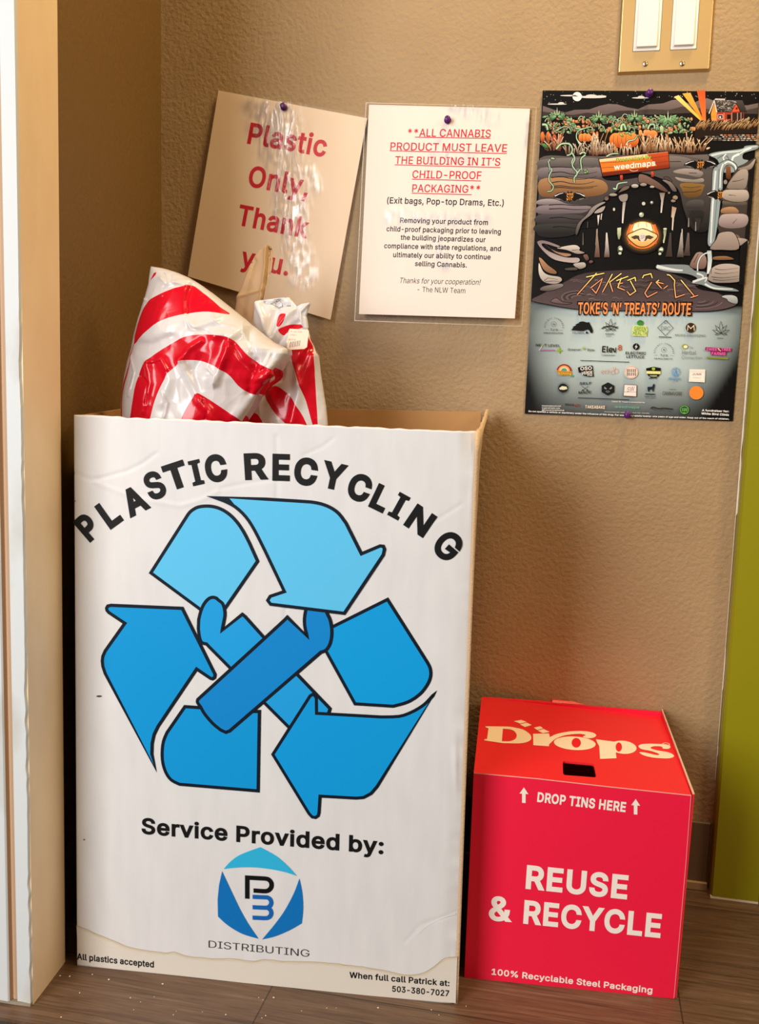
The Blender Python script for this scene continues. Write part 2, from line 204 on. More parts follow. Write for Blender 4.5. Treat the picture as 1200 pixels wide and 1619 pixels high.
h.,*q,+*q)Y*3)Y*3/4*q/4*q,h*e,h*s-,+'-E+;-W+R-d+l-l,+-n,D-m,[-g,p-_-&-Q-5-A-B-.-K,s-P,W-R,8-R)Y,q)Y,q,3,n,O,g,g,Y,y,H-+,3-3+v-6+[-3+D-*+0,x*},d*t,I
i+J*3)Y*3-i*q-i*q)Y *R.M*A.P*4.Y**.g*'.v**/**4/7*A/@*R/C*c/@*q/7*z/**}.v*z.g*q.Y*c.P
j+J*3-i*q-i*q);*o)%*k(m*e(Z*T(C*?(3*-(+)u(')^(%)O(%)O(^)[(^)s(b*&(m*0)#*3)< *Q.M*A.P*3.Y**.g*'.v**/**3/7*A/@*Q/C*c/@*q/7*z/**}.v*z.g*q.Y*c.P
k-k*m+,*m+x*x+x,e-i-U-i+[+k+T+k *3)Y*3/4*q/4*q)Y ,o)Y+7+^+c,--b)Y
l+a+.)W*o)Y*Y)b*H)n*<*#*5*9*3*R*3/4*q/4*q*b*r*K*w*<+%*4+5*2+C*3+M*4+X)]+E)X
m0>*3)Y*3-i*o-i*o,p*k,p*u-0+'-G+:-X+O-f+g-n,#-p,=-m,T-e,h-V,x-C-'---.,p-%,p-/-.->-D-R-V-k-e.)-m.G-p.]-o.q-j/(-b/9-V/H-G/T-5/^,|/c,d/e,G/e)Y/')Y/',F/$,`.x,s.l-&.Q-3.5-7-y-5-d---S,|-F,k-?,V-<,?-<)Y,Z)Y,Z,L,U,i,E-$,--3+k-7+U-5+A--+/,|*},j*t,R*q,6*q)Y
n.,*q,+*q)Y*3)Y*3-i*o-i*o,h*e,h*s-,+'-E+;-W+R-d+l-l,+-n,D-m,[-g,p-_-&-Q-5-A-B-.-K,s-P,W-R,8-R)Y,q)Y,q,3,n,O,g,g,Y,y,H-+,3-3+v-6+[-3+D-*+0,x*},d*t,I
o.1+s)Q+Q)T+3)]*t)j*[)}*F*8*6*S***s*#+9)|+_*#,)**,L*6,l*F-+*[-B*t-U+3-d+Q-l+s-n,9-l,W-d,t-U-0-B-D-+-T,l-a,L-i,)-k+_-i+9-a*s-T*S-D*8-0)},t)j,W)],9)T +s*,,/*/,D*5,V*@,f*N,s*`,|*t-'+.-++F-,+_-++x-',4,|,J,s,_,f,q,V-#,D-.,/-5+s-7+[-5+F-.+4-#+%,q*u,_*k,J*e,4*a+x*_+_*a+F*e+.*k*t*u*`+%*N+4*@+F*5+[*/
p.:*3(%*3-i*o-i*o-,*u-,+,-G+;-U+N-c+i-k,--n,K-l,h-d-&-V-<-C-O---`,n-k,M-r,+-t+a-r+:-k*s-`*R-P*7-=)|-&)j,i)],L)S,-)Q+j)T+P)^+<)k+-)y*u*9*q*9*q(% ,$*-,:*/,N*5,`*@,o*N,{*`-)*t-0+.-4+F-5+a-4+{-0,7-),M,|,b,p,s,a-$,N-/,;-5,$-7+j-5+U-/+D-%+6,t+),c*|,O*u,9*q+|*p+a*q+E*u+-*|*r+**^+6*L+E*?+V*5+j*/
q.:-b(%-$(%-$*9,{*9,h)y,X)k,D)^,+)T+g)Q+H)S+,)]*n)j*W)|*D*7*5*R*)*s)~+:)|+a)~,+*),M*5,n*D--*W-C*o-V+,-d+H-l+h-n,,-k,E-c,X-U,h-G,|-,-&-,-&-i-b-i +q*-,**/,>*5,O*?,_*L,k*^,t*r,{+--#+E-%+a-#+|,{,9,u,O,k,c,_,t,O-%,>-/,+-5+q-7+Y-5+E-/+4-$+%,s*u,b*k,M*e,7*a+{*_+a*a+F*e+.*l*t*u*`+%*N+4*@+E*5+Y*/
r,K*3)Y*3-i*o-i*o-.*r-.+%-H+;-]+N-g+c-m+y-o,--n,;-n,;-/,.-1+s-3+Y-0+B-(+/,v*},e*t,N*q,5*q)Y
s-Z+Y)Q+@)R+()V*o)]*[)f*J)r*<*$*0*4*'*G)~*]*]*j*h*M*{*:+9*/+X*++r*-,+*3,<*<,N*O,T*f,Q*x,F++,5+6+x+>+8+M*u+W*Z+d*F+t*8,+*0,A*-,Z*/,p*5-'*?-9*M-H*^-U*r-`+,-h+D-m+_-n+x-m,2-i,F-b,`-S,t-@-'-)-1,k,T,^,J,s,;-),#-5+_-:+?-6+&-**q,t*l,^*o,J*{,;+3,0+O,',-+u,M+l,h+_,{+N--+<-5+&-8*j-6*S-0*?-%*-,s)y,b)l,L)`,4)W+v)R
t,++p-i+p-4)`-4)`-i *?.j*}.j*}*a+#*J++*;+9*3+M*0+]*1+n*4+y)[+d)V+K)U+-)X*p)a*Z)o*K*'*B*>*?*[
u.,+Y)T+A)V+*)[*r)e*`)q*P*%*C*9*:*P*4*l*3+.*3-i*q-i*q+3*s*t*{*]+,*I+=*;+R*3+l*0,**3,A*<,T*K,d*`,n*y,q+<,q-i-R-i-R)Y,s)Y,s*Z,|*Z,o*:,^)},I)k,2)_+u)V
v-s+F)Y)k-i*R-i+H+>+_*U+r)o+[)o+o*U,(+>,z-i-a-i,*)Y
w/o+-)Y)q-i*U-i+(+z+=+,+R*'+H*'+^+*+r+z,D-i-)-i-W+z-l++.$*'-u*'./+*.D+z.s-i/X-i.?)Y-^)Y-,+O,z,),l,a,^-?,l-?,^,a,O,),@+O+k)Y
x-i)o)Y+N+~+N+N)w-i*c-i+6,{+V,E+s+r+R+r+n,E,1,{,c-i-M-i+u+L+u+z-S)Y,h)Y,/*S+l+++P+Y+q+Y+U+++7*S*Y)Y
y-s*-()*;(_*E(^*V(Z*g([*u(a+%(k+0({+:)5+F)X)k-i*R-i+H+>+_*U+r)o+[)o+n*U,(+>,z-i-a-i+p({+c(`+T(I+B(8+.(,*t(%*Y(#*?(%
z-j*()Y*(*,,F--,F-0*.-0*.-i-:-i-:-8*}*:*}*6-@*6-@)Y
‘+T*2-+*g/4+:/4*x-+
’+T*2-+*P/4+:/4*a-+""".split('\n'):      # letter outlines: letter, advance, contours
    _v = lambda k, t: _AL.index(t[k])*91+_AL.index(t[k+1])-600
    FONT[_l[0]] = (_v(1, _l), [[(_v(i, c), _v(i+2, c)) for i in range(0, len(c), 4)] for c in _l[3:].split(' ')])
CAP = 509.
_glyph, _letter = {}, {}
def letter(ch, w):
    """flat letter thickened on every side by w (share of the capital height)"""
    if (ch, w) in _letter: return _letter[ch, w]
    outs = []
    for c in FONT[ch][1]:
        p = [np.array(q, float)/CAP for i, q in enumerate(c) if q != c[i-1]]; n = len(p); r = []
        for i in range(n):
            d1, d2 = p[i]-p[i-1], p[(i+1) % n]-p[i]; d1 /= np.linalg.norm(d1); d2 /= np.linalg.norm(d2)
            m = np.array([-d1[1]-d2[1], d1[0]+d2[0]]); l = np.linalg.norm(m)
            if l < 1e-6: m = np.array([-d1[1], d1[0]])
            else: m = m/l/max(.5, l/2)
            r.append(p[i]+m*w)
        outs.append(r)
    pts = [Vector(q) for r in outs for q in r]; E, k = [], 0
    for r in outs: E += [(k+i, k+(i+1) % len(r)) for i in range(len(r))]; k += len(r)
    vo, _, fo, *_ = delaunay_2d_cdt(pts, E, [], 0, 1e-5)
    V = [np.array(q) for q in vo]; C = np.array([sum(V[i] for i in f)/3 for f in fo]); wn = np.zeros(len(C))
    for r in outs:          # winding number of every triangle
        for a, b in zip(r, r[1:]+r[:1]):
            sd = (b[0]-a[0])*(C[:, 1]-a[1])-(C[:, 0]-a[0])*(b[1]-a[1])
            wn += ((a[1] <= C[:, 1]) & (b[1] > C[:, 1]) & (sd > 0))*1.-((a[1] > C[:, 1]) & (b[1] <= C[:, 1]) & (sd < 0))*1.
    F = [list(f) for f, n in zip(fo, wn) if n < 0]
    _letter[ch, w] = (V, F); return V, F
def glyphs(text, w, shear=0):
    key = (text, w, shear)
    if key in _glyph: return _glyph[key]
    x = 0; V, F = [], []
    for ch in text:
        if ch == ' ': x += 188/CAP+w*.5; continue
        if ch not in FONT: ch = {"“": '"'}.get(ch, '-')
        v, f = letter(ch, w); k = len(V)
        V += [(q[0]+x+q[1]*shear, q[1]) for q in v]; F += [[k+i for i in t] for t in f]
        x += FONT[ch][0]/CAP+w*1.3
    _glyph[key] = (np.array(V), F); return _glyph[key]

class Art:
    """flat print on a plane: shapes collected into one mesh"""
    def __init__(s, plane, base=.0003, step=.00004, seq=.000001): s.step = step; s.seq = seq; s.k = 0; s.P = plane; s.V = []; s.F = []; s.C = []; s.c = (0, 0, 1); s.base = base; s.lv = 0
    def crop(s, ox, oy, k): s.c = (ox, oy, k); return s
    def uv(s, p): return s.P.px(s.c[0]+p[0]/s.c[2], s.c[1]+p[1]/s.c[2])
    def _add(s, uvs, faces, cols, lv):
        b = len(s.V); s.k += 1; h = s.base+lv*s.step+s.k*s.seq
        for p in uvs: s.V.append(s.P.at(p, h))
        s.C += cols
        s.F += [[b+i for i in f] for f in faces]
    def poly(s, pts, col, lv=None, holes=(), col2=None):
        lv = s.lv if lv is None else lv
        loops = [[Vector((*s.uv(p), 0)) for p in lp] for lp in (pts, *holes)]
        flat = [p for lp in loops for p in lp]
        tri = tessellate_polygon(loops)
        c1 = lin(col)
        if col2 is None: cs = [c1]*len(flat)
        else:
            c2 = lin(col2); ys = [q[1] for lp in (pts, *holes) for q in lp]; a, b = min(ys), max(ys)
            cs = [tuple(c1[i]+(c2[i]-c1[i])*((y-a)/(b-a+1e-9)) for i in range(3)) for y in ys]
        s._add([p.xy for p in flat], [list(t) for t in tri], cs, lv)
    def disc(s, cx, cy, rx, ry, col, lv=None, n=28, hole=0, rot=0, col2=None):
        f = lambda k, q: (cx+q*(rx*math.cos(k)*math.cos(rot)-ry*math.sin(k)*math.sin(rot)), cy+q*(rx*math.cos(k)*math.sin(rot)+ry*math.sin(k)*math.cos(rot)))
        A = [2*math.pi*i/n for i in range(n)]
        s.poly([f(a, 1) for a in A], col, lv, [[f(a, hole) for a in A]] if hole else (), col2)
    def line(s, pts, w, col, lv=None, closed=False, w2=None, px=True, col2=None):
        lv = s.lv if lv is None else lv
        q = [np.array(s.uv(p)) for p in pts]
        k = np.linalg.norm(np.array(s.uv((pts[0][0]+1, pts[0][1])))-np.array(s.uv(pts[0])))
        n = len(q); L, R = [], []
        for i in range(n):
            a = q[(i-1) % n] if closed or i > 0 else None; b = q[(i+1) % n] if closed or i < n-1 else None
            d1 = (q[i]-a) if a is not None else (b-q[i]); d2 = (b-q[i]) if b is not None else d1
            d1 = d1/(np.linalg.norm(d1)+1e-12); d2 = d2/(np.linalg.norm(d2)+1e-12)
            t = d1+d2; tn = np.linalg.norm(t); t = t/tn if tn > 1e-6 else d1
            nn = np.array([-t[1], t[0]]); c = max(.42, abs(nn @ np.array([-d1[1], d1[0]])))
            ww = w if w2 is None else w+(w2-w)*i/(n-1)
            L.append(q[i]+nn*ww*k/2/c); R.append(q[i]-nn*ww*k/2/c)
        fs = [[i, (i+1) % n, n+(i+1) % n, n+i] for i in range(n if closed else n-1)]
        c1 = lin(col); cs = [c1]*(2*n)
        if col2 is not None:
            c2 = lin(col2); cs = [tuple(c1[j]+(c2[j]-c1[j])*i/(n-1) for j in range(3)) for i in range(n)]*2
        s._add(L+R, fs, cs, lv)
    def text(s, t, p0, p1, cap, col, w=0., lv=None, shear=0, fity=False):
        lv = s.lv if lv is None else lv
        v, f = glyphs(t, w, shear)
        if not len(v): return
        a, b = np.array(s.uv(p0)), np.array(s.uv(p1)); U = b-a; Ln = np.linalg.norm(U); U = U/Ln; N = np.array([-U[1], U[0]])
        k = Ln/math.hypot(p1[0]-p0[0], p1[1]-p0[1])
        x0, x1 = v[:, 0].min(), v[:, 0].max()
        if fity: y0, y1 = v[:, 1].min(), v[:, 1].max()
        else: y0, y1 = -w, 1+w
        X = (v[:, 0]-x0)/(x1-x0)*Ln; Y = (v[:, 1]-y0)/(y1-y0)*cap*k
        pts = [a+U*x+N*y for x, y in zip(X, Y)]
        s._add(pts, f, [lin(col)]*len(pts), lv)
    def build(s, name, m, parent=None):
        me = bpy.data.meshes.new(name); me.from_pydata([tuple(v) for v in s.V], [], s.F); me.update()
        at = me.attributes.new('ink', 'FLOAT_COLOR', 'POINT')
        at.data.foreach_set('color', np.array([(*c, 1) for c in s.C], dtype=np.float32).ravel())
        # every face turned to the viewer's side of the sheet
        fl = [p.index for p in me.polygons if p.normal.dot(s.P.n) < 0]
        if fl:
            bm = bmesh.new(); bm.from_mesh(me); bm.faces.ensure_lookup_table()
            bmesh.ops.reverse_faces(bm, faces=[bm.faces[i] for i in fl]); bm.to_mesh(me); bm.free()
        me.materials.append(m); o = bpy.data.objects.new(name, me); COL.objects.link(o)
        return keep(o, parent) if parent else o

def arc(cx, cy, r, a0, a1, n=14, ry=None):
    ry = ry or r
    return [(cx+r*math.cos(math.radians(a0+(a1-a0)*i/n)), cy+ry*math.sin(math.radians(a0+(a1-a0)*i/n))) for i in range(n+1)]
def spline(pts, n=6, closed=False):
    out = []; m = len(pts)
    for i in range(m if closed else m-1):
        g = lambda j: np.array(pts[j % m] if closed else pts[max(0, min(m-1, j))], float)
        a, b, c, d = g(i-1), g(i), g(i+1), g(i+2)
        for k in range(n):
            t = k/n; out.append(tuple(.5*(2*b+(c-a)*t+(2*a-5*b+4*c-d)*t*t+(3*b-a-3*c+d)*t**3)))
    if not closed: out.append(tuple(map(float, pts[-1])))
    return out
def sdist(P, poly):
    """signed distance (inside positive) of points P (n,2) to a polygon"""
    A = np.array(poly, float); B = np.roll(A, -1, 0)
    best = np.full(len(P), 1e9); ins = np.zeros(len(P), bool)
    for a, b in zip(A, B):
        ab = b-a; t = np.clip(((P-a) @ ab)/(ab @ ab+1e-12), 0, 1); d = np.linalg.norm(P-(a+t[:, None]*ab), axis=1)
        best = np.minimum(best, d)
        if a[1] != b[1]:
            c = (a[1] > P[:, 1]) != (b[1] > P[:, 1])
            ins ^= c & (P[:, 0] < (b[0]-a[0])*(P[:, 1]-a[1])/(b[1]-a[1])+a[0])
    return np.where(ins, best, -best)
def pdist(P, pts):
    best = np.full(len(P), 1e9)
    for a, b in zip(pts[:-1], pts[1:]):
        a, b = np.array(a, float), np.array(b, float); ab = b-a
        t = np.clip(((P-a) @ ab)/(ab @ ab+1e-12), 0, 1); best = np.minimum(best, np.linalg.norm(P-(a+t[:, None]*ab), axis=1))
    return best

# ------------------------------------------------------------------ materials of the room
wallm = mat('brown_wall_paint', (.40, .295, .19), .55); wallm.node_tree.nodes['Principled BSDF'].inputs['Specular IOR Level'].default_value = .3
add_bump(wallm, 165, .7, .002, 2.5)
mottle(wallm, (.35, .24, .125), (.39, .275, .15), 9)
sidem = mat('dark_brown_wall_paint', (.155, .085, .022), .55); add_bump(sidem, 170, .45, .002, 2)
basem = mat('brown_baseboard_paint', (.13, .085, .05), .5)
shoem = mat('tan_shoe_paint', (.33, .23, .13), .5)
greenm = mat('green_gloss_paint', (.265, .255, .003), .38); add_bump(greenm, 60, .12, .001, 3)
creamm = mat('cream_jamb_paint', (.70, .54, .36), .5); add_bump(creamm, 90, .15, .001, 3)
mottle(creamm, (.78, .60, .40), (.88, .71, .50), 14, (1, 1, .5))
whitem = mat('white_gloss_paint', (.82, .85, .84), .6); add_bump(whitem, 40, .12, .001, 4, (1, 1, .3))
mottle(whitem, (.46, .45, .39), (.63, .66, .66), 16, (1, 1, .45), 5, .22, .46)

def floor_material():
    m = mat('walnut_vinyl_plank', (.2, .12, .07), .42); t, N, L, b = nodes(m)
    tc = N.new('ShaderNodeTexCoord')
    br = N.new('ShaderNodeTexBrick'); mp = N.new('ShaderNodeMapping'); mp.inputs['Location'].default_value = (.0967, .056, 0)
    L.new(tc.outputs['Object'], mp.inputs[0]); L.new(mp.outputs[0], br.inputs[0])
    br.inputs['Color1'].default_value = (.9, .9, .9, 1); br.inputs['Color2'].default_value = (1.12, 1.12, 1.12, 1); br.inputs['Mortar'].default_value = (.35, .35, .35, 1)
    br.inputs['Scale'].default_value = 1; br.inputs['Mortar Size'].default_value = .0009; br.inputs['Brick Width'].default_value = .92; br.inputs['Row Height'].default_value = .152
    br.offset = .5
    m2 = N.new('ShaderNodeMapping'); m2.inputs['Scale'].default_value = (2.6, 64, 1); m2.inputs['Rotation'].default_value = (0, 0, .05)
    L.new(tc.outputs['Object'], m2.inputs[0])
    n1 = N.new('ShaderNodeTexNoise'); n1.inputs['Scale'].default_value = 2.6; n1.inputs['Detail'].default_value = 9; n1.inputs['Roughness'].default_value = .74; n1.inputs['Distortion'].default_value = .9
    L.new(m2.outputs[0], n1.inputs['Vector'])
    rp = N.new('ShaderNodeValToRGB'); e = rp.color_ramp.elements
    e[0].position = .30; e[0].color = (0.0372, 0.0186, 0.0093, 1); e[1].position = .74; e[1].color = (0.248, 0.155, 0.0961, 1)
    k = e.new(.46); k.color = (0.1023, 0.057, 0.0322, 1); k = e.new(.60); k.color = (0.1519, 0.0899, 0.0533, 1)
    L.new(n1.outputs[0], rp.inputs[0])
    mx = N.new('ShaderNodeMix'); mx.data_type = 'RGBA'; mx.blend_type = 'MULTIPLY'; mx.inputs[0].default_value = 1
    L.new(rp.outputs[0], mx.inputs[6]); L.new(br.outputs[0], mx.inputs[7]); L.new(mx.outputs[2], b.inputs['Base Color'])
    bp = N.new('ShaderNodeBump'); bp.inputs['Strength'].default_value = .35; bp.inputs['Distance'].default_value = .0012
    L.new(n1.outputs[0], bp.inputs['Height']); L.new(bp.outputs[0], b.inputs['Normal'])
    return m
# ------------------------------------------------------------------ the room
XC, XR = -.3972, .4253
struct(box('floor', (-.75, -.486, -.03), (1.3, .25, 0), floor_material()), 'walnut brown vinyl plank floor')
carp = mat('charcoal_entry_mat', (.035, .04, .04), .95); add_bump(carp, 500, .6, .002, 2)
struct(box('floor_entry_mat', (-1.6, -2.4, -.03), (1.8, -.487, -.004), carp), 'charcoal floor covering in front of the wood planks')
struct(box('wall_back', (XC-.15, 0, 0), (XR+.004, .12, 2.6), wallm), 'brown orange-peel textured wall')
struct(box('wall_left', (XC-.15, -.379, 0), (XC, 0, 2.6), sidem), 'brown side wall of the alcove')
# post at the left: cream side face, worn white painted front
a0, a1 = hit(50, 1591, 2, 0), hit(103, 1521, 2, 0)
yf, yb = a0.y, a1.y
t0, t1 = hit(24, 0, 1, yf), hit(90.5, 0, 1, yb)
def ext(b, t, z): return b+(t-b)*((z-b.z)/(t.z-b.z))
Z1 = 2.4
f0, f1 = Vector((a0.x, yf, 0)), ext(a0, t0, Z1); b0, b1 = Vector((a1.x, yb, 0)), ext(a1, t1, Z1)
sh = f1.x-f0.x
struct(prism('trim_1', [(-.75, yf+.003, 0), (f0.x, yf+.003, 0), (b0.x, yb, 0), (-.75, yb, 0)],
             [(-.75, yf+.003, Z1), (f1.x, yf+.003, Z1), (b1.x, yb, Z1), (-.75, yb, Z1)], creamm), 'cream painted side of the door post')
gl, gr = hit(18, 1595, 1, yf).x, hit(28, 1594, 1, yf).x
def jag(z): return -.0016*abs(noise.noise((z*38, 3.1, 0)))**1.5*3-.0022*max(0, noise.noise((z*15, 9, 0))-.12)
vs, fs = [], []
nz = 420
for i in range(nz+1):
    z = .0033+(Z1-.0033)*(i/nz)**1.6; dx = sh*z/Z1
    e = f0.x+dx+jag(z)*max(0., min(1., (.82-z)*12))
    vs += [(gr+dx, yf, z), (e-.0012, yf-.0002, z), (e, yf+.003, z)]
    if i:
        k = 3*i; fs += [[k-3, k-2, k+1, k], [k-2, k-1, k+2, k+1]]
struct(mesh('trim_2', vs, fs, whitem), 'chipped white painted edge strip of the door casing')
prf = [(-.75, yf-.004), (gl-.0015, yf-.004), (gl, yf-.0025), (gl+.001, yf+.0022), ((gl+gr)/2, yf+.0014), (gr-.0008, yf+.0025), (gr-.0008, yf+.0029), (-.75, yf+.0029)]
groovem = mat('tan_worn_groove', (.55, .36, .22), .6)
o = prism('trim_3', [(x, y, .004) for x, y in prf], [(x+sh, y, Z1) for x, y in prf], [whitem, groovem])
for p in o.data.polygons:
    c = p.center
    if len(p.vertices) == 4 and gl-.0005 < c.x-sh*c.z/Z1 < gr and p.normal.y < -.2: p.material_index = 1
struct(o, 'white door casing with a tan worn groove')
dirt = mat('dirty_painted_foot', (.30, .26, .19), .9); add_bump(dirt, 200, .6, .002)
struct(prism('trim_4', [(-.75, yf-.0046, .0), (gr, yf-.0022, 0), (f0.x-.001, yf-.001, 0), (f0.x-.001, yf+.004, 0), (-.75, yf+.004, 0)],
             [(-.75, yf-.0046, .0035), (gr, yf-.0022, .0038), (f0.x-.001, yf-.001, .0032), (f0.x-.001, yf+.004, .0032), (-.75, yf+.004, .0035)], dirt), 'dirty scuffed foot of the door casing')
# baseboard and shoe at the back
bt = hit(1110, 1299, 1, -.004).z; st = hit(1105, 1393, 1, -.008).z
struct(box('baseboard_back', (XC, -.007, 0), (XR-.001, 0, bt), basem, bevel=.002), 'brown painted baseboard behind the red box')
struct(box('trim_5', (XC, -.012, 0), (XR-.001, -.007, st), shoem, bevel=.0015), 'tan shoe moulding along the baseboard')
struct(box('baseboard_left', (XC, -.383, 0), (XC+.007, -.007, bt), basem), 'brown baseboard of the alcove side wall')
# green casing, its ragged white caulk edge
gx0, gx1, gy = .4268, .4895, -.024
struct(prism('trim_6', [(gx0, gy, .0035), (gx0+.0025, gy-.004, .0035), (gx1, gy-.004, .0035), (gx1, .12, .0035), (gx0, .12, .0035)],
             [(gx0, gy, 2.6), (gx0+.0025, gy-.004, 2.6), (gx1, gy-.004, 2.6), (gx1, .12, 2.6), (gx0, .12, 2.6)], greenm), 'green painted door casing')
caulk = mat('white_caulk', (.78, .72, .60), .7)
vs, fs = [], []
for i in range(301):
    z = .16+1.1*i/300; w = max(.0002, (.0012 if z > .5 else .0007)*(1+noise.noise((z*30, 0, 0)))*(1 if noise.noise((z*9, 4, 0)) > -.25 else .15))
    if z < .5 and noise.noise((z*14, 8, 0)) < .12: w = .0002
    vs += [(XR+.0005-w*.4, -.0012, z), (XR+.0005+w, -.0016, z)]
    if i: k = 2*i; fs.append([k-2, k-1, k+1, k])
struct(mesh('trim_7', vs, fs, caulk, solid=.001), 'ragged white caulk line beside the green casing')
struct(box('trim_8', (gx0, gy-.004, 0), (gx1, gy+.02, .003), caulk), 'pale gap filler under the green casing')
struct(box('door_1', (gx1, .02, .01), (1.3, .06, 2.1), mat('dark_door_paint', (.10, .10, .03), .5)), 'dark door beyond the green casing')

# ------------------------------------------------------------------ white recycling box
paperm = ink('printed_cardboard_ink', .5, .15)
wbm = mat('white_coated_cardboard', (.80, .785, .765), .5); wbm.node_tree.nodes['Principled BSDF'].inputs['Specular IOR Level'].default_value = .35
mottle(wbm, (.665, .67, .675), (.715, .72, .725), 60, (1, 1, .25)); add_bump(wbm, 240, .12, .0006, 2, (1, 1, .12))
kraft = mat('kraft_cardboard', (.46, .255, .095), .8); mottle(kraft, (.42, .225, .08), (.50, .28, .11), 18, (1, 1, .3))
rawedge = mat('raw_cardboard_edge', (.62, .44, .27), .85); add_bump(rawedge, 500, .6, .001, 2)
BL, BR = hit(122, 1526.5, 2, 0), hit(724, 1588.5, 2, 0)
def above(px, base):
    d = ray(*px); w = base-CAM      # nearest point of the pixel's ray to the vertical through base
    t = (d.x*w.x+d.y*w.y)/(d.x*d.x+d.y*d.y); return CAM+d*t
TL = above((117, 656), BL)
PF = Plane(BL, BR, TL)
TR = PF.at(PF.px(757, 683))
H = TL.z
cbR = hit(763, 651, 1, -.024); cbL = hit(226, 641, 1, -.03)
wb = thing('recycling_box', ((BL+BR)/2), 'tall open white cardboard recycling box with blue arrows emblem', 'box')
th = .0042
nU, nV = 230, 330
US = np.linspace(0, 1, nU+1); VS = np.linspace(0, 1, nV+1)
uvBL, uvBR, uvTL, uvTR = [np.array(PF.px(*p)) for p in ((122, 1526.5), (724, 1588.5), (117, 656), (757, 683))]
gu, gv = np.meshgrid(US, VS)
G = ((1-gu)*(1-gv))[..., None]*uvBL+(gu*(1-gv))[..., None]*uvBR+((1-gu)*gv)[..., None]*uvTL+(gu*gv)[..., None]*uvTR
G = G.reshape(-1, 2)
Hh = np.zeros(len(G))
def q(pts): return [tuple(PF.px(*p)) for p in pts]
for pts, amp, wd in ((((437, 690), (438, 800), (452, 920), (450, 1010), (452, 1090)), -.0007, .0022),
                     (((155, 757), (200, 745), (225, 733), (248, 716)), -.0007, .0016), (((118, 748), (142, 758), (156, 757)), -.0006, .0016),
                     (((150, 762), (215, 788), (285, 800), (320, 790), (345, 777)), .0005, .0022), (((350, 772), (390, 764), (436, 757)), -.0005, .0016),
                     (((480, 720), (510, 706), (527, 693)), -.0005, .0015), (((640, 1490), (665, 1462), (722, 1443)), -.0004, .002),
                     (((690, 822), (730, 797)), -.0005, .0015)):
    Hh += amp*np.exp(-(pdist(G, q(pts))/wd)**2)
# crushed right edge
rx = (gu.reshape(-1)); rz = gv.reshape(-1)
edge = np.clip((rx-.955)/.045, 0, 1)
nz_ = np.array([noise.noise((z*13, 2, 0))*.6+noise.noise((z*37, 5, 0))*.4 for z in VS]).repeat(nU+1)
Hh += edge**1.5*(-.0035+.004*nz_)+np.where(rz > .93, edge*(rz-.93)*-.10, 0)
Hh += .0016*np.exp(-((rx-.978+.012*np.sin((rz-.38)*8))/.006)**2)*(np.exp(-((rz-.435)/.045)**2)+.8*np.exp(-((rz-.05)/.05)**2)+.6*np.exp(-((rz-.90)/.05)**2))
# ragged top edge
top = np.array([noise.noise((u*40, 7, 0))*.0012+noise.noise((u*9, 1, 0))*.0012 for u in US])
vs = []
for i, (p, h) in enumerate(zip(G, Hh)):
    w = PF.at(p, h)
    if i >= nV*(nU+1): w = w+Vector((0, 0, top[i % (nU+1)]))
    vs.append(w)
fs = [[j*(nU+1)+i, j*(nU+1)+i+1, (j+1)*(nU+1)+i+1, (j+1)*(nU+1)+i] for j in range(nV) for i in range(nU)]
o = mesh('front_panel', vs, fs, [wbm, kraft, rawedge], smooth=True)
if o.data.polygons[0].normal.dot(PF.n) < 0: o.data.flip_normals()
d = o.modifiers.new('s', 'SOLIDIFY'); d.thickness = th; d.offset = -1; d.material_offset = 1; d.material_offset_rim = 2
front = keep(o, wb)
back = -PF.n.copy(); back.z = 0; back.normalize()
eps = PF.n*-.0012
# right side panel: torn upper edge, its foot runs further back behind the front
fr_b, fr_t = BR+eps, TR+eps
bk_b = BR+back*((cbR-TR).length*.96)+Vector((-.012, 0, 0)); bk_t = Vector(cbR)
n = 26; vs, fs = [], []
for i in range(n+1):
    s = i/n; zt = .004*noise.noise((s*7, 3, 0))-.006*math.sin(s*math.pi)**2+.004*s
    for j in range(31):
        r = j/30; lo = fr_b.lerp(bk_b, s); hi = fr_t.lerp(bk_t, s)
        p = lo.lerp(hi, r)
        if j == 30: p = p+Vector((.003*noise.noise((s*9, 1, 0))+.004*s, 0, zt))
        if r > .9: p = p+Vector((.005*(r-.9)/.1*s, 0, 0))
        vs.append(p)
fs = [[i*31+j, (i+1)*31+j, (i+1)*31+j+1, i*31+j+1] for i in range(n) for j in range(30)]
sidep = mat('tan_bare_cardboard', (.66, .50, .33), .8); mottle(sidep, (.60, .44, .28), (.70, .55, .38), 40, (1, 1, .2))
o = mesh('side_panel', vs, fs, [sidep, kraft, rawedge], smooth=True)
if o.data.polygons[0].normal.x < 0: o.data.flip_normals()
d = o.modifiers.new('s', 'SOLIDIFY'); d.thickness = th; d.offset = -1; d.material_offset = 1; d.material_offset_rim = 2
o['label'] = 'right side panel of bare tan cardboard with a torn top'
keep(o, wb)
def slab(name, pts, m, parent, t, away):
    """a flat cardboard panel through 4 points, thickness t towards 'away'"""
    a = Vector(away).normalized()*t
    return keep(prism(name, pts, [Vector(p)+a for p in pts], m), parent)
bl_b = BL+back*((cbL-TL).length)
slab('side_panel', [BL+eps, TL+eps-Vector((0, 0, .001)), cbL, bl_b], kraft, wb, th, (1, 0, 0))
slab('back_panel', [bl_b, cbL, Vector(cbR)-Vector((.002, 0, .0)), bk_b-Vector((.002, 0, 0))], kraft, wb, th, -back)
slab('bottom_panel', [BL+eps+Vector((.004, .004, .001)), BR+eps+Vector((-.004, .004, .001)), bk_b+Vector((-.006, -.006, .001)), bl_b+Vector((.006, -.006, .001))], kraft, wb, th, (0, 0, 1))
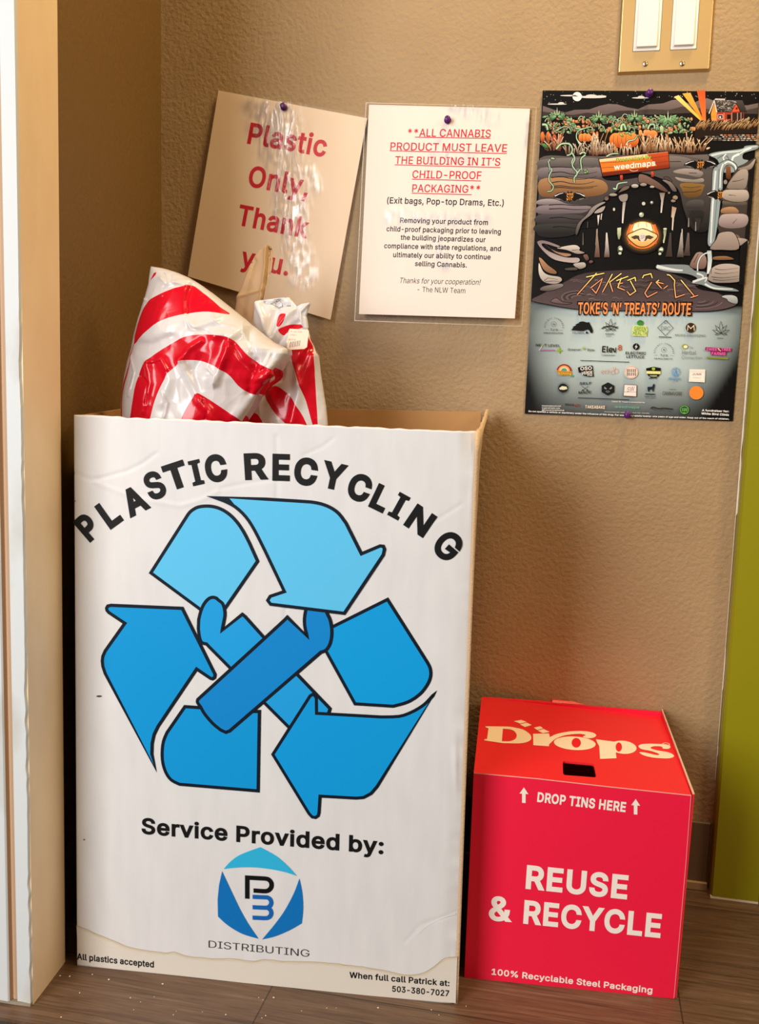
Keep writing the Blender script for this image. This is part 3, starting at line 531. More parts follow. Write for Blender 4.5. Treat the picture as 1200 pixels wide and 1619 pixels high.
# --- prints
A = Art(PF, .0006)
A.crop(100, 1280, 3.529)
stain = [(75, 648), (130, 668), (200, 700), (290, 735), (350, 762), (440, 782), (560, 798), (620, 795), (680, 815), (760, 825), (850, 832), (950, 832), (1050, 845)]
cv = lambda pts, a, b: [((a[0]+x/a[2]-b[0])*b[2], (a[1]+y/a[2]-b[1])*b[2]) for x, y in pts]
c4 = (400, 1280, 3.158); c1 = (100, 1280, 3.529)
stain = stain+cv([(60, 748), (150, 757), (300, 760), (400, 768), (520, 782), (640, 800), (760, 825), (850, 815), (900, 785), (960, 742), (1020, 735)], c4, c1)
stain = spline(stain, 4)
sm = ink('water_stain_tint', .6, .3)
S = Art(PF, .0003); S.crop(*c1)
S.poly(stain+cv([(1012, 965), (600, 930), (300, 900), (0, 880)], c4, c1)+[(1000, 965), (600, 920), (300, 890), (150, 872), (82, 845)], (.685, .645, .565), 0)
for k in range(3):
    S.line([(x, y+k*7+3*noise.noise((x*.02, k, 0))) for x, y in stain], 5-k, ((.52, .42, .27), (.60, .52, .38), (.65, .59, .48))[k], 3-k)
S.line(spline([(80, 720), (200, 730), (230, 760), (320, 768)], 5), 4, (.70, .63, .5), 2)
S.line(cv(spline([(830, 620), (870, 580), (940, 545), (1010, 520)], 5), c4, c1), 3, (.74, .72, .66), 2)
S.build('water_stain', sm, front)['label'] = 'tan water stain along the foot of the front'
NAVY = '#0b1826'
E_ = Art(PF, .0006)
def shape(pts, col, lv, crop=None, w=5.2, close=True):
    E_.c = (0, 0, 1)
    E_.poly(pts, col, lv); E_.line(pts, w, NAVY, lv+1, closed=close)
K = lambda c, pts: [(c[0]+x/c[2], c[1]+y/c[2]) for x, y in pts]
k7 = (100, 640, 3.529); k8 = (420, 640, 3.333); k3 = (100, 920, 3.529); k4 = (400, 920, 3.158)
LB, MB, DB, AB = '#5cc0ee', '#0a9be0', '#0a94d8', '#0a84cf'
sh3 = K(k3, [(268, 130), (665, 147), (840, 500), (848, 516), (845, 533), (834, 540), (822, 537), (745, 485), (530, 805), (508, 850), (497, 900), (495, 960), (515, 1042), (235, 510), (222, 470), (219, 440), (222, 415), (235, 385), (345, 230), (255, 170), (245, 158), (243, 146), (250, 134)])
shape(sh3, DB, 0)
sh1 = K(k7, spline([(695, 615), (715, 592), (755, 570), (815, 565), (870, 577), (920, 605), (965, 648), (1005, 705), (1040, 772)], 4)+[(1085, 872), (900, 1140), (835, 1190), (765, 1140), (490, 937)])
shape(sh1, LB, 2)
sh5 = K(k4, [(395, 225), (672, 87)]+spline([(870, 400), (885, 432), (887, 470), (872, 510), (835, 558), (775, 598), (700, 620)], 4)+[(510, 608), (365, 345)])
shape(sh5, MB, 0)
arm2 = K(k3, spline([(757, 210), (768, 165), (785, 125), (810, 95), (835, 85), (856, 90)], 3)+spline([(870, 103), (890, 120), (900, 150), (903, 185), (895, 230), (887, 270)], 3)+[(1000, 180), (1015, 192)])+K(k4, [(222, 462), (385, 632), (378, 655), (300, 690), (180, 725), (55, 600)])+K(k3, [(935, 482), (812, 358)]+spline([(800, 345), (775, 338), (762, 310), (755, 260)], 3))
shape(arm2, '#1c9ce0', 4)
sh6 = K(k4, spline([(908, 555), (870, 597), (840, 622), (790, 650), (730, 670), (640, 673)], 3)+[(318, 655), (317, 580), (310, 566), (298, 561), (286, 568), (100, 860), (280, 1155), (296, 1172), (312, 1175), (326, 1166), (330, 1150), (335, 1068), (515, 1078), (552, 1075), (590, 1055), (620, 1020)])
shape(sh6, '#0a98dd', 6)
sh4 = K(k3, [(680, 695), (780, 702), (900, 770), (1060, 722), (1095, 722), (1088, 1165), (650, 1128)]+spline([(650, 1128), (605, 1105), (575, 1065), (557, 1010), (553, 950), (560, 890), (580, 840)], 3)[1:])
shape(sh4, DB, 0)
arm1 = K(k3, spline([(763, 690), (750, 670), (752, 655)], 3))+K(k4, [(0, 335), (160, 188), (172, 175), (272, 272)]+spline([(272, 272), (260, 225), (258, 180), (266, 130)], 3)[1:]+[(360, 130)]+spline([(372, 160), (386, 190), (394, 235), (393, 275), (384, 312), (365, 340), (340, 350)], 3))+K(k3, [(930, 830), (908, 838)]+spline([(880, 825), (835, 788), (790, 735), (770, 700)], 3))
shape(arm1, AB, 6)
sh2 = [(332.4, 785.1), (420, 789), (470, 792)]+spline([(492, 793.5), (507, 796.3), (522, 802), (535.5, 811.6), (547.5, 827.5)], 3)+[(571.5, 875.5), (601, 863), (606, 863.5), (608, 868), (606, 877), (544.5, 969.4), (428, 955), (423.6, 949), (427.5, 942.5), (450, 935)]+spline([(420.2, 872.4), (403, 838.4), (389, 817), (372, 801), (355, 792)], 3)
shape(sh2, LB, 8)
E_.poly([(332.4, 785.1), (362, 786.5), (374, 801), (355, 792.5)], NAVY, 10)
E_.build('recycling_emblem', paperm, front)['label'] = 'blue three-arrow recycling emblem with two crossed arms'
T = Art(PF, .0006)
BK = '#141414'
def glyph_at(ch, crop, cx, cy, ang, w, h):
    """one letter of the arched heading, centred at (cx,cy)"""
    T.crop(*crop); a = math.radians(ang); u = (math.cos(a), -math.sin(a)); n = (math.sin(a), math.cos(a))
    p0 = (cx-u[0]*w/2+n[0]*h/2, cy-u[1]*w/2+n[1]*h/2); p1 = (p0[0]+u[0]*w, p0[1]+u[1]*w)
    if ch == 'I':
        def f(x, y): return (p0[0]+u[0]*x*w-n[0]*y*h, p0[1]+u[1]*x*w-n[1]*y*h)
        T.poly([f(*p) for p in ((0, 0), (1, 0), (1, .14), (.74, .17), (.74, .83), (1, .86), (1, 1), (0, 1), (0, .86), (.26, .83), (.26, .17), (0, .14))], BK, 0)
    else: T.text(ch, p0, p1, h, BK, .066 if ch in 'GRSEN' else .08, 0, fity=True)
for a in (('P', k7, 137, 686, 42, 92, 143), ('L', k7, 258, 610, 36, 92, 150), ('A', k7, 400, 538, 27, 132, 146), ('S', k7, 512, 453, 22, 104, 152), ('T', k7, 632, 398, 18, 128, 142), ('I', k7, 742, 378, 13, 66, 142), ('C', k7, 855, 356, 8, 122, 152), ('R', k7, 1078, 345, 2, 130, 146),
          ('E', k8, 84, 331, -2, 92, 140), ('C', k8, 215, 353, -8, 124, 148), ('Y', k8, 360, 375, -13, 132, 142), ('C', k8, 498, 437, -20, 122, 148), ('L', k8, 608, 492, -26, 86, 138), ('I', k8, 702, 534, -29, 66, 138), ('N', k8, 815, 610, -34, 126, 138), ('G', k8, 962, 742, -41, 128, 158)): glyph_at(*a)
T.build('heading_lettering', paperm, front)
for nm, t_, p0, p1, cp, w in (('service_lettering', 'Service Provided by:', (224, 1318), (606, 1350.5), 27, .05), ('plastics_note_lettering', 'All plastics accepted', (122, 1516.5), (243.5, 1529.5), 10.5, .045)):
    T = Art(PF, .0006); T.text(t_, p0, p1, cp, BK, w); T.build(nm, paperm, front)
T = Art(PF, .0006)
T.text('When full call Patrick at:', (552.5, 1545.5), (710.5, 1559), 10.3, BK, .042)
T.text('503-380-7027', (620, 1567.5), (710, 1575), 10.3, BK, .04)
T.build('contact_lettering', paperm, front)
Lg = Art(PF, .0006); Lg.crop(*c1)
Lg.poly(K((0, 0, 1), cv(spline([(353.8, 1373.5), (366, 1360.5), (382, 1350), (411.7, 1339)], 4)+spline([(411.7, 1339), (437, 1353), (456, 1369.5), (469.5, 1384.5)], 4)+spline([(469.5, 1384.5), (445, 1377), (410, 1371.5), (380, 1371), (353.8, 1373.5)], 4), (0, 0, 1), c1)), '#2fb0dc', 0)
Lg.poly([(887, 343), (870, 420), (862, 500), (864, 595)]+spline([(864, 595), (920, 645), (1000, 692), (1090, 719)], 4)+spline([(1090, 719), (1030, 630), (985, 550), (935, 445), (887, 343)], 4), '#0d6fb8', 0)
Lg.crop(*c4); Lg.poly([(232, 343)]+spline([(232, 343), (246, 410), (251, 490), (244, 567)], 4)+spline([(244, 567), (180, 603), (110, 632), (46, 647)], 4)+spline([(46, 647), (110, 570), (160, 500), (205, 415), (232, 343)], 4), '#0d6fb8', 0)
Lg.crop(*c1)
Lg.line([(1027, 496), (1027, 378), (1120, 383)]+arc(1128, 419, 35, -85, 85, 10)+[(1118, 454), (1062, 450)], 25, '#101010', 0)
for y in (485, 543): Lg.line([(1057, y), (1125, y+3)]+arc(1132, y+32, 29, -80, 80, 10)+[(1120, y+61), (1057, y+58)], 24, '#1261b0', 1+int(y > 500))
Lg.crop(0, 0, 1); Lg.text('DISTRIBUTING', (330, 1497.5), (489, 1512.5), 11.6, '#303030', -.012)
Lg.build('company_logo', paperm, front)['label'] = 'blue hexagonal shield logo with black and blue characters'
for cr, d_ in (((100, 920, 3.529), (201, 637, 15, 5, '#4a4038')), ((100, 1280, 3.529), (118, 166, 4, 4, '#3a3028')), ((60, 600, 7.36), (430, 1414, 11, 7, '#5a3c1c'))):
    D = Art(PF, .0007); D.crop(*cr); D.disc(*d_); D.build('scuff_mark', paperm, front)

# ------------------------------------------------------------------ red collection box
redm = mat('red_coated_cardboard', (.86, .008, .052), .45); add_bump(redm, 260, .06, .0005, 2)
redtop = mat('warm_lit_red_cardboard', (.84, .018, .03), .42)  # box red shifted to orange: warm light put into the lid colour
rBL, rBR = hit(734, 1545.5, 2, 0), hit(1066, 1579, 2, 0)
rTL = above((749, 1221.5), rBL); PR = Plane(rBL, rBR, rTL); rTR = PR.at(PR.px(1093.5, 1258))
rH = rTL.z
rb = thing('collection_box', (rBL+rBR)/2, 'short red cardboard tin collection box beside the white one', 'box')
TBL, TBR = hit(762, 1101.5, 2, rH), hit(1046, 1123.5, 2, rH)
PT = Plane(rTL, rTR, TBL)
def floorpt(p): return Vector((p.x, p.y, .0008))
q4 = [floorpt(rBL), floorpt(rBR), floorpt(TBR), floorpt(TBL)]
rfront = slab('front_panel', [rBL, rBR, rTR, rTL], redm, rb, .003, -PR.n)
inw = .0032
rs = Vector((.0026, 0, 0))
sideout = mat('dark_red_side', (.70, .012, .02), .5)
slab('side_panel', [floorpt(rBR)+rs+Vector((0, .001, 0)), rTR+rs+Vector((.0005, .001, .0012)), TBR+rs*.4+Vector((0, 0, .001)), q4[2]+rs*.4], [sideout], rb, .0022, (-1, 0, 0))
edge = prism('side_panel_edge', [rTR+rs+Vector((.0006, .0015, .0012)), TBR+rs*.4+Vector((0, 0, .001)), TBR+rs*.4+Vector((-.0012, 0, .001)), rTR+rs+Vector((-.0016, .0015, .0012))],
             [rTR+rs+Vector((.0006, .0015, .0024)), TBR+rs*.4+Vector((0, 0, .0022)), TBR+rs*.4+Vector((-.0012, 0, .0022)), rTR+rs+Vector((-.0016, .0015, .0024))], mat('pale_cut_edge', (.66, .50, .36), .8))
keep(edge, rb)['label'] = 'pale cut edge of the side panel beside the lid'
slab('side_panel', [floorpt(rBL), rTL-Vector((0, 0, .001)), TBL-Vector((0, 0, .001)), q4[3]], redm, rb, .003, (1, 0, 0))
slab('back_panel', [q4[3], q4[2], TBR-Vector((0, 0, .001)), TBL-Vector((0, 0, .001))], redm, rb, .003, (0, -1, 0))
slab('bottom_panel', [p.lerp(sum(q4, Vector())/4, .03)+Vector((0, 0, .0008)) for p in q4], kraft, rb, .003, (0, 0, 1))
# lid with the slot cut through
outer = [tuple(PT.px(*p)) for p in ((749, 1221.5), (1093.5, 1258), (1045, 1124), (872, 1108.5), (761.5, 1101.5))]
k5 = (720, 1080, 3.0)
hole = [tuple(PT.px(k5[0]+x/3, k5[1]+y/3)) for x, y in ((518, 436), (511, 430), (509, 376), (515, 369), (648, 381), (657, 388), (668, 440), (662, 447))]
flat = [Vector((*p, 0)) for p in outer], [Vector((*p, 0)) for p in hole]
tri = tessellate_polygon(list(flat)); pts = [p for l in flat for p in l]
o = mesh('lid', [PT.at(p.xy) for p in pts], [list(t) for t in tri], redtop)
if o.data.polygons[0].normal.z < 0: o.data.flip_normals()
d = o.modifiers.new('s', 'SOLIDIFY'); d.thickness = .0028; d.offset = -1
lid = keep(o, rb)
tab = [PT.at(PT.px(*p), .0006) for p in ((872, 1109), (929, 1113), (931, 1115.5), (873, 1111.5))]
keep(prism('tuck_tab', tab, [p+Vector((0, .003, .0028)) for p in tab], redtop), lid)
R = Art(PR, .0004); WT = '#f3ebe2'
foldm = (.95, .40, .33)
R.c = (0, 0, 1)
R.line([(749, 1222), (850, 1231), (960, 1243.5), (1093, 1257.5)], 1.6, foldm, 0)
R.line([(1092.5, 1258), (1084, 1370), (1065.5, 1578)], 1.4, (.95, .22, .28), 0)
R.build('worn_edge', paperm, rfront)['label'] = 'paler worn fold along the top and right edge'
R = Art(PR, .0004)
R.crop(720, 1080, 3.0)
R.text('DROP TINS HERE', (387, 563), (806, 612), 51, WT, .06)
for x, y in ((325, 494), (855, 549)):
    R.poly([(x, y), (x+21, y+32), (x+8, y+31), (x+8, y+74), (x-9, y+73), (x-9, y+30), (x-21, y+29)], WT)
R.build('slot_lettering', paperm, rfront); R = Art(PR, .0004)
R.crop(720, 1300, 3.0)
R.text('REUSE', (332, 315), (813, 366), 124, WT, .06)
R.text('&', (157, 464), (268, 474), 126, WT, .05)
R.text('RECYCLE', (321, 480), (971, 549), 124, WT, .06)
R.build('slogan_lettering', paperm, rfront); R = Art(PR, .0004); R.crop(720, 1300, 3.0)
R.text('100% Recyclable Steel Packaging', (171, 722), (933, 811), 33, WT, .045)
R.build('packaging_lettering', paperm, rfront)
Lt = Art(PT, .0004); Lt.crop(*k5); CR = '#fbe9d2'
Lt.poly([(143, 206), (255, 208)]+spline([(255, 208), (315, 220), (350, 241), (360, 262), (346, 278), (305, 287), (225, 286)], 4)+[(137, 273), (138, 268), (150, 267), (157, 216), (143, 211)], CR, 0,
        [[(225, 218)]+spline([(225, 218), (268, 223), (290, 244), (284, 266), (258, 277), (220, 277)], 4)])
Lt.poly([(368, 242), (444, 240), (448, 258)]+spline([(448, 258), (480, 243), (540, 231), (605, 229), (650, 236), (668, 249), (652, 261), (622, 262), (604, 255), (618, 248), (585, 242), (520, 249), (475, 266), (444, 292)], 4)+[(444, 301), (370, 296)], CR, 0)
Lt.disc(566, 287, 99, 32, CR, 1, 40, rot=.06); Lt.disc(573, 285, 22, 23, (.84, .018, .03), 2, 24)
Lt.poly([(667, 268), (752, 279), (757, 300), (764, 358), (686, 361), (682, 300), (672, 283)], CR, 0)
Lt.disc(795, 306, 64, 31, CR, 1, 40, rot=.1); Lt.disc(775, 305, 15, 22, (.84, .018, .03), 2, 20)
Lt.poly(spline([(868, 302), (880, 292), (915, 289), (965, 290), (1008, 294), (1020, 304), (1010, 313), (985, 312), (978, 303), (945, 301), (925, 308), (950, 319), (1010, 330), (1036, 344), (1030, 354), (1000, 359), (940, 355), (895, 345), (872, 330), (900, 331), (955, 343), (965, 337), (925, 323), (885, 315)], 4, True), CR, 0)
for c in ([(278, 182), (312, 176), (338, 186), (306, 193)], [(306, 197), (338, 189), (362, 200), (330, 210)], [(372, 213), (402, 206), (416, 216), (388, 224)], [(390, 227), (418, 219), (447, 233), (414, 239)]): Lt.poly(c, CR, 0)
Lt.disc(998, 293, 19, 9, CR, 0, 24, .78); Lt.text('R', (991, 297), (1005, 298), 9, CR, .02)
Lt.build('lid_logo', paperm, lid)['label'] = 'cream brand lettering printed across the lid'

# ------------------------------------------------------------------ striped plastic bag
bagm = bpy.data.materials.new('striped_carrier_plastic'); bagm.use_nodes = True
t, N, L, b = nodes(bagm)
b.inputs['Roughness'].default_value = .22; b.inputs['Specular IOR Level'].default_value = .6
at = N.new('ShaderNodeAttribute'); at.attribute_name = 'stripe'
rp = N.new('ShaderNodeValToRGB'); e = rp.color_ramp.elements; e[0].position = .49; e[1].position = .51
e[0].color = (.80, .80, .80, 1); e[1].color = (.74, .004, .022, 1)
L.new(at.outputs['Fac'], rp.inputs[0]); L.new(rp.outputs[0], b.inputs['Base Color'])
tr = N.new('ShaderNodeBsdfTranslucent'); mx = N.new('ShaderNodeMixShader'); mx.inputs[0].default_value = .22
L.new(rp.outputs[0], tr.inputs[0]); L.new(b.outputs[0], mx.inputs[1]); L.new(tr.outputs[0], mx.inputs[2]); L.new(mx.outputs[0], N['Material Output'].inputs['Surface'])
tc = N.new('ShaderNodeTexCoord'); n1 = N.new('ShaderNodeTexNoise'); n1.inputs['Scale'].default_value = 15; n1.inputs['Detail'].default_value = 3; n1.inputs['Distortion'].default_value = 1.4
bp = N.new('ShaderNodeBump'); bp.inputs['Strength'].default_value = .3; bp.inputs['Distance'].default_value = .005
L.new(tc.outputs['Object'], n1.inputs['Vector']); L.new(n1.outputs[0], bp.inputs['Height']); L.new(bp.outputs[0], b.inputs['Normal'])
kb = (180, 380, 3.3333)
def film(name, y, outline, stripes, depth, creases, parent, m, nr=190, ns=150, seed=0, wr=.003, closed=True, lean=0):
    """inflated piece of plastic: rows between the left and right border of its outline"""
    left, right = outline
    P = Plane((0, y, .6), (1, y, .6), (0, y+lean, 1.6))
    ys = np.linspace(max(left[0][1], right[0][1]), min(left[-1][1], right[-1][1]), nr+1)
    xl = np.interp(ys, [p[1] for p in left], [p[0] for p in left]); xr = np.interp(ys, [p[1] for p in right], [p[0] for p in right])
    S_ = np.linspace(0, 1, ns+1)
    PX = (xl[:, None]*(1-S_)+xr[:, None]*S_).ravel(); PY = np.repeat(ys, ns+1)
    pts = np.stack([PX, PY], 1)
    sd = np.full(len(pts), -1e9)
    for s in stripes: sd = np.maximum(sd, sdist(pts, s))
    hs = np.tile(np.clip(4*S_*(1-S_), 0, 1)**.55, nr+1)
    tt = (PY-ys[0])/(ys[-1]-ys[0]); hs *= np.clip(tt*3.2, 0, 1)**.6
    h = depth*hs
    env = np.tile(np.clip(S_*(1-S_)*14, 0, 1), nr+1)*np.clip(tt*8, 0, 1)
    for i in range(len(pts)):
        v = (pts[i, 0]/210+seed, pts[i, 1]/260, seed*1.7)
        r = 1-abs(noise.noise(v))*2.2; r2 = 1-abs(noise.noise((v[0]*2.7+9, v[1]*2.2, v[2])))*2.2
        h[i] += env[i]*wr*(r+.45*r2)
    for c, amp, wd in creases: h += amp*np.exp(-(pdist(pts, c)/wd)**2)
    V = []
    for (x, yy), hh in zip(pts, h):
        V.append(P.at(P.px(kb[0]+x/kb[2], kb[1]+yy/kb[2]), hh))
    k = ns+1; F = [[j*k+i, j*k+i+1, (j+1)*k+i+1, (j+1)*k+i] for j in range(nr) for i in range(ns)]
    at_ = list(np.clip(.5+sd/60, 0, 1))
    if closed:
        nb = len(V)
        V += [P.at(P.px(kb[0]+x/kb[2], kb[1]+yy/kb[2]), -.7*abs(hh)-.0004) for (x, yy), hh in zip(pts[::1], h)]
        F += [[nb+i for i in f[::-1]] for f in F]; at_ = at_+at_
    me = bpy.data.meshes.new(name); me.from_pydata([tuple(v) for v in V], [], F); me.update()
    a = me.attributes.new('stripe', 'FLOAT', 'POINT'); a.data.foreach_set('value', np.array(at_, dtype=np.float32))
    for p in me.polygons: p.use_smooth = True
    if closed:
        bm = bmesh.new(); bm.from_mesh(me); bmesh.ops.remove_doubles(bm, verts=bm.verts, dist=.00045); bm.to_mesh(me); bm.free()
    me.materials.append(m)
    o = bpy.data.objects.new(name, me); COL.objects.link(o)
    return keep(o, parent)
yA = (BL.y+BR.y)/2+.075
bag = thing('plastic_bag', (-.15, yA, .4), 'crumpled red and white striped plastic bag stuffed into the white box', 'bag')
Lf = [(195, 137), (188, 190), (185, 230), (165, 310), (130, 420), (110, 500), (95, 570), (75, 640), (58, 720), (48, 800), (42, 870), (42, 1300)]
Rf = [(197, 137), (270, 149), (340, 172), (400, 198), (460, 235), (530, 285), (600, 340), (650, 380), (700, 420), (750, 462), (800, 502), (850, 540), (900, 563), (928, 577), (930, 600), (908, 640), (868, 687), (874, 715), (866, 735), (828, 760), (800, 790), (775, 818), (740, 885), (702, 940), (660, 1010), (640, 1300)]
R1 = spline([(430, 243), (380, 258), (300, 290), (240, 320), (200, 355), (170, 410), (150, 480), (130, 560), (118, 640), (95, 710), (70, 770), (62, 830), (66, 960), (80, 960), (76, 840), (86, 775), (110, 705), (125, 640), (136, 560), (145, 548), (200, 510), (250, 475), (320, 435), (400, 410), (470, 396), (540, 388), (638, 398), (590, 362), (540, 320), (490, 282)], 3, True)
R0 = [(245, 172), (228, 178), (207, 222), (240, 190)]
R2 = spline([(140, 945), (155, 850), (175, 760), (205, 680), (240, 640), (300, 598), (370, 560), (440, 525), (520, 511), (600, 514), (672, 528), (720, 575), (770, 632), (800, 655)], 3)+[(868, 687), (876, 715), (832, 760), (800, 790), (780, 818), (745, 808)]+spline([(745, 808), (700, 770), (668, 722), (620, 686), (560, 656), (500, 642), (440, 645), (400, 670), (360, 712), (320, 780), (285, 860), (260, 950)], 3)
R3 = spline([(420, 1000), (430, 935), (450, 890), (478, 840), (505, 810), (540, 825), (600, 868), (650, 910), (690, 942), (700, 1000)], 3)
CA = [(((430, 243), (425, 330), (440, 400)), -.003, 10), (((430, 645), (465, 720), (500, 812), (560, 900), (580, 950)), .007, 22), (((430, 645), (470, 590), (530, 545)), .004, 14),
      (((672, 528), (660, 600), (625, 690), (600, 760)), .006, 18), (((790, 640), (760, 740), (745, 808)), -.004, 14), (((600, 515), (690, 500), (735, 440)), .004, 25), (((500, 812), (480, 700), (520, 640)), -.004, 30),
      (((870, 700), (800, 800), (700, 940)), .012, 45), (((928, 590), (868, 687)), .010, 40), (((330, 640), (370, 740), (330, 860)), .004, 25), (((240, 650), (260, 760), (220, 900)), .004, 22),
      (((150, 545), (260, 560), (380, 520)), -.003, 20), (((740, 470), (760, 560), (780, 640)), -.004, 16), (((280, 210), (330, 240), (420, 215)), .003, 14), (((590, 430), (500, 470), (450, 440)), .003, 18)]+[(c, a_*.001, w_) for c, a_, w_ in ((((150, 300), (215, 330), (300, 300)), 2, 6), (((280, 180), (320, 240), (300, 260)), -2, 7), (((330, 170), (350, 230), (420, 250)), 1.8, 6), (((450, 440), (470, 480), (560, 500)), -1.8, 7), (((560, 400), (600, 450), (680, 470)), 1.8, 6), (((700, 430), (735, 520), (770, 600)), 2, 6), (((250, 650), (330, 640), (360, 690)), 2.2, 7), (((200, 720), (250, 760), (240, 860)), -2.2, 8), (((330, 800), (360, 860), (340, 930)), 1.8, 7), (((120, 600), (160, 700), (130, 820)), 2, 8), (((560, 680), (600, 720), (590, 780)), 2, 6), (((680, 560), (720, 640), (780, 700)), -1.8, 7), (((860, 600), (840, 660), (800, 690)), 2, 7), (((540, 850), (560, 900), (540, 940)), -2, 7))]
film('bag_front', yA, (Lf, Rf), [R0, R1, R2, R3], .038, CA, bag, bagm, 230, 190, 1.3, .0022, True, .03)
# side wall of the bag behind the fold
bagm2 = bagm
Lb = [(885, 300), (760, 318), (748, 330), (738, 380), (733, 440), (760, 520), (740, 700), (690, 900), (690, 1250)]
Rb = [(920, 298), (945, 325), (965, 345), (1000, 400), (1012, 430), (1030, 490), (1048, 540), (1065, 580), (1083, 610), (1090, 690), (1105, 790), (1120, 880), (1128, 970), (1130, 1250)]
B1 = spline([(875, 400), (895, 388), (921, 396), (905, 440), (885, 462), (869, 442)], 3, True)
B2 = spline([(885, 475), (940, 447), (1000, 446), (1005, 460), (960, 478), (925, 490), (905, 505)], 3, True)
B3 = [(940, 580), (1030, 505), (1052, 555), (1066, 602), (1070, 720), (1078, 850), (1088, 990), (1066, 990), (1030, 850), (990, 730), (958, 640)]
B4 = spline([(770, 760), (830, 775), (880, 770), (950, 822), (1000, 900), (1035, 990), (955, 985), (880, 920), (840, 870), (800, 800)], 3, True)
B5 = spline([(690, 970), (722, 910), (755, 908), (785, 928), (805, 975), (760, 1010)], 3, True)
CB = [(((750, 320), (800, 420), (830, 520)), .006, 18), (((870, 330), (850, 420), (820, 520)), -.006, 22), (((965, 345), (900, 430), (850, 520)), .005, 18), (((1000, 420), (930, 480), (880, 560)), -.004, 16),
      (((930, 590), (880, 720), (800, 800)), -.006, 28), (((1040, 520), (980, 650), (990, 760)), .004, 20), (((1065, 600), (1000, 800), (960, 960)), .005, 24), (((800, 330), (900, 345), (960, 350)), -.004, 14)]
bside = film('bag_side', yA+.055, (Lb, Rb), [B1, B2, B3, B4, B5], .014, CB, bag, bagm2, 170, 90, 4.1, .0018, True, .02)
# ear and tall handle loop
Le = [(1028, 328), (985, 335), (962, 350), (968, 400), (985, 430), (1000, 460)]
Re = [(1031, 328), (1034, 340), (1025, 370), (1016, 400), (1022, 430), (1026, 460)]
film('bag_ear', yA+.05, (Le, Re), [[(950, 335), (964, 330), (968, 344), (958, 350)]], .003, [(((1028, 335), (990, 380), (995, 450)), .003, 8)], bag, bagm2, 40, 24, 2.2, .001, True)
hm = mat('shaded_white_plastic', (.66, .46, .25), .5, Specular_IOR_Level=.35)  # white handle tinted tan, its shade is put into the colour
t, N, L, b = nodes(hm); tr = N.new('ShaderNodeBsdfTranslucent'); tr.inputs[0].default_value = (.7, .5, .28, 1); mx = N.new('ShaderNodeMixShader'); mx.inputs[0].default_value = .35
L.new(b.outputs[0], mx.inputs[1]); L.new(tr.outputs[0], mx.inputs[2]); L.new(mx.outputs[0], N['Material Output'].inputs['Surface'])
Lh = [(808, 26), (800, 30), (768, 50), (740, 85), (715, 135), (690, 195), (670, 250), (650, 290), (640, 350), (632, 400), (640, 470), (650, 600)]
Rh = [(815, 26), (828, 32), (836, 55), (838, 110), (832, 160), (806, 205), (795, 260), (788, 300), (770, 340), (745, 400), (760, 470), (780, 600)]
film('bag_handle', yA+.085, (Lh, Rh), [], .0016, [(((803, 30), (800, 150), (780, 300), (745, 400)), .004, 8), (((820, 40), (815, 120), (800, 230)), -.003, 9), (((645, 300), (700, 285), (785, 262)), .0018, 8), (((740, 110), (700, 260), (680, 400)), -.0015, 18)], bag, hm, 110, 40, 3.0, .0009, True, .1)['label'] = 'folded handle loop of the bag, coloured tan as if in shade'
# price sticker
PS = Plane((0, yA+.034, .6), (1, yA+.034, .6), (0, yA+.042, 1.6))
sq = Art(PS, 0); sq.crop(*kb)
sq.poly([(926, 466), (1020, 470), (1028, 478), (1018, 562), (1005, 572), (918, 578), (912, 570), (920, 480)], '#ecd0b4', 0)
for i in range(14): sq.line([(928+i*4.1, 536-i*.7), (923+i*4.3, 566-i*.7)], (1.2, 2.6, 1.6)[i % 3], '#4a3a34', 1)
sq.text('00 6041-4283', (930, 484), (990, 487), 8, '#6a5048', .01, 1); sq.text('2 Pack 1', (928, 502), (962, 503), 8, '#6a5048', .01, 1); sq.text('$0.25 ea', (922, 526), (958, 527), 7, '#6a5048', .01, 1)
sq.build('price_sticker', ink('sticker_ink', .4), bside)['label'] = 'pale price sticker with a barcode'

# ------------------------------------------------------------------ laminated signs
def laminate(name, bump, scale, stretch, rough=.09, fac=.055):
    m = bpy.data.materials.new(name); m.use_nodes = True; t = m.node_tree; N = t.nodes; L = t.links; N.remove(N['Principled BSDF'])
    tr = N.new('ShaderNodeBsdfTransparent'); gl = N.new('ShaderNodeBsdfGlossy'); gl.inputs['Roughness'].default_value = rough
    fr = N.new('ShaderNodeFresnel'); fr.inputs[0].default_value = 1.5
    at = N.new('ShaderNodeAttribute'); at.attribute_name = 'glare_mask'; ml = N.new('ShaderNodeMath'); ml.operation = 'MULTIPLY'; L.new(fr.outputs[0], ml.inputs[0]); L.new(at.outputs['Fac'], ml.inputs[1])
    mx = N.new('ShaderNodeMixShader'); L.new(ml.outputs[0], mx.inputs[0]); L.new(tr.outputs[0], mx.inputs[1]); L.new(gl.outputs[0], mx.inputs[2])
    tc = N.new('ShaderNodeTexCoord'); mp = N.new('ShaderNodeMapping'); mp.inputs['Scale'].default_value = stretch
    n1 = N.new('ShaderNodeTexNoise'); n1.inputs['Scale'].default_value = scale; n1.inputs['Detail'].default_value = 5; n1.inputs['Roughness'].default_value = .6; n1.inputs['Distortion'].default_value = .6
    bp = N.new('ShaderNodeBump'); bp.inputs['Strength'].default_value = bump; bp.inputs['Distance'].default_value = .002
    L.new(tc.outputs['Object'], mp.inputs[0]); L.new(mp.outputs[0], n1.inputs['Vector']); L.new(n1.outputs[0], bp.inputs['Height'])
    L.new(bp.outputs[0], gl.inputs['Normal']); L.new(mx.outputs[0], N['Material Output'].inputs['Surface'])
    return m
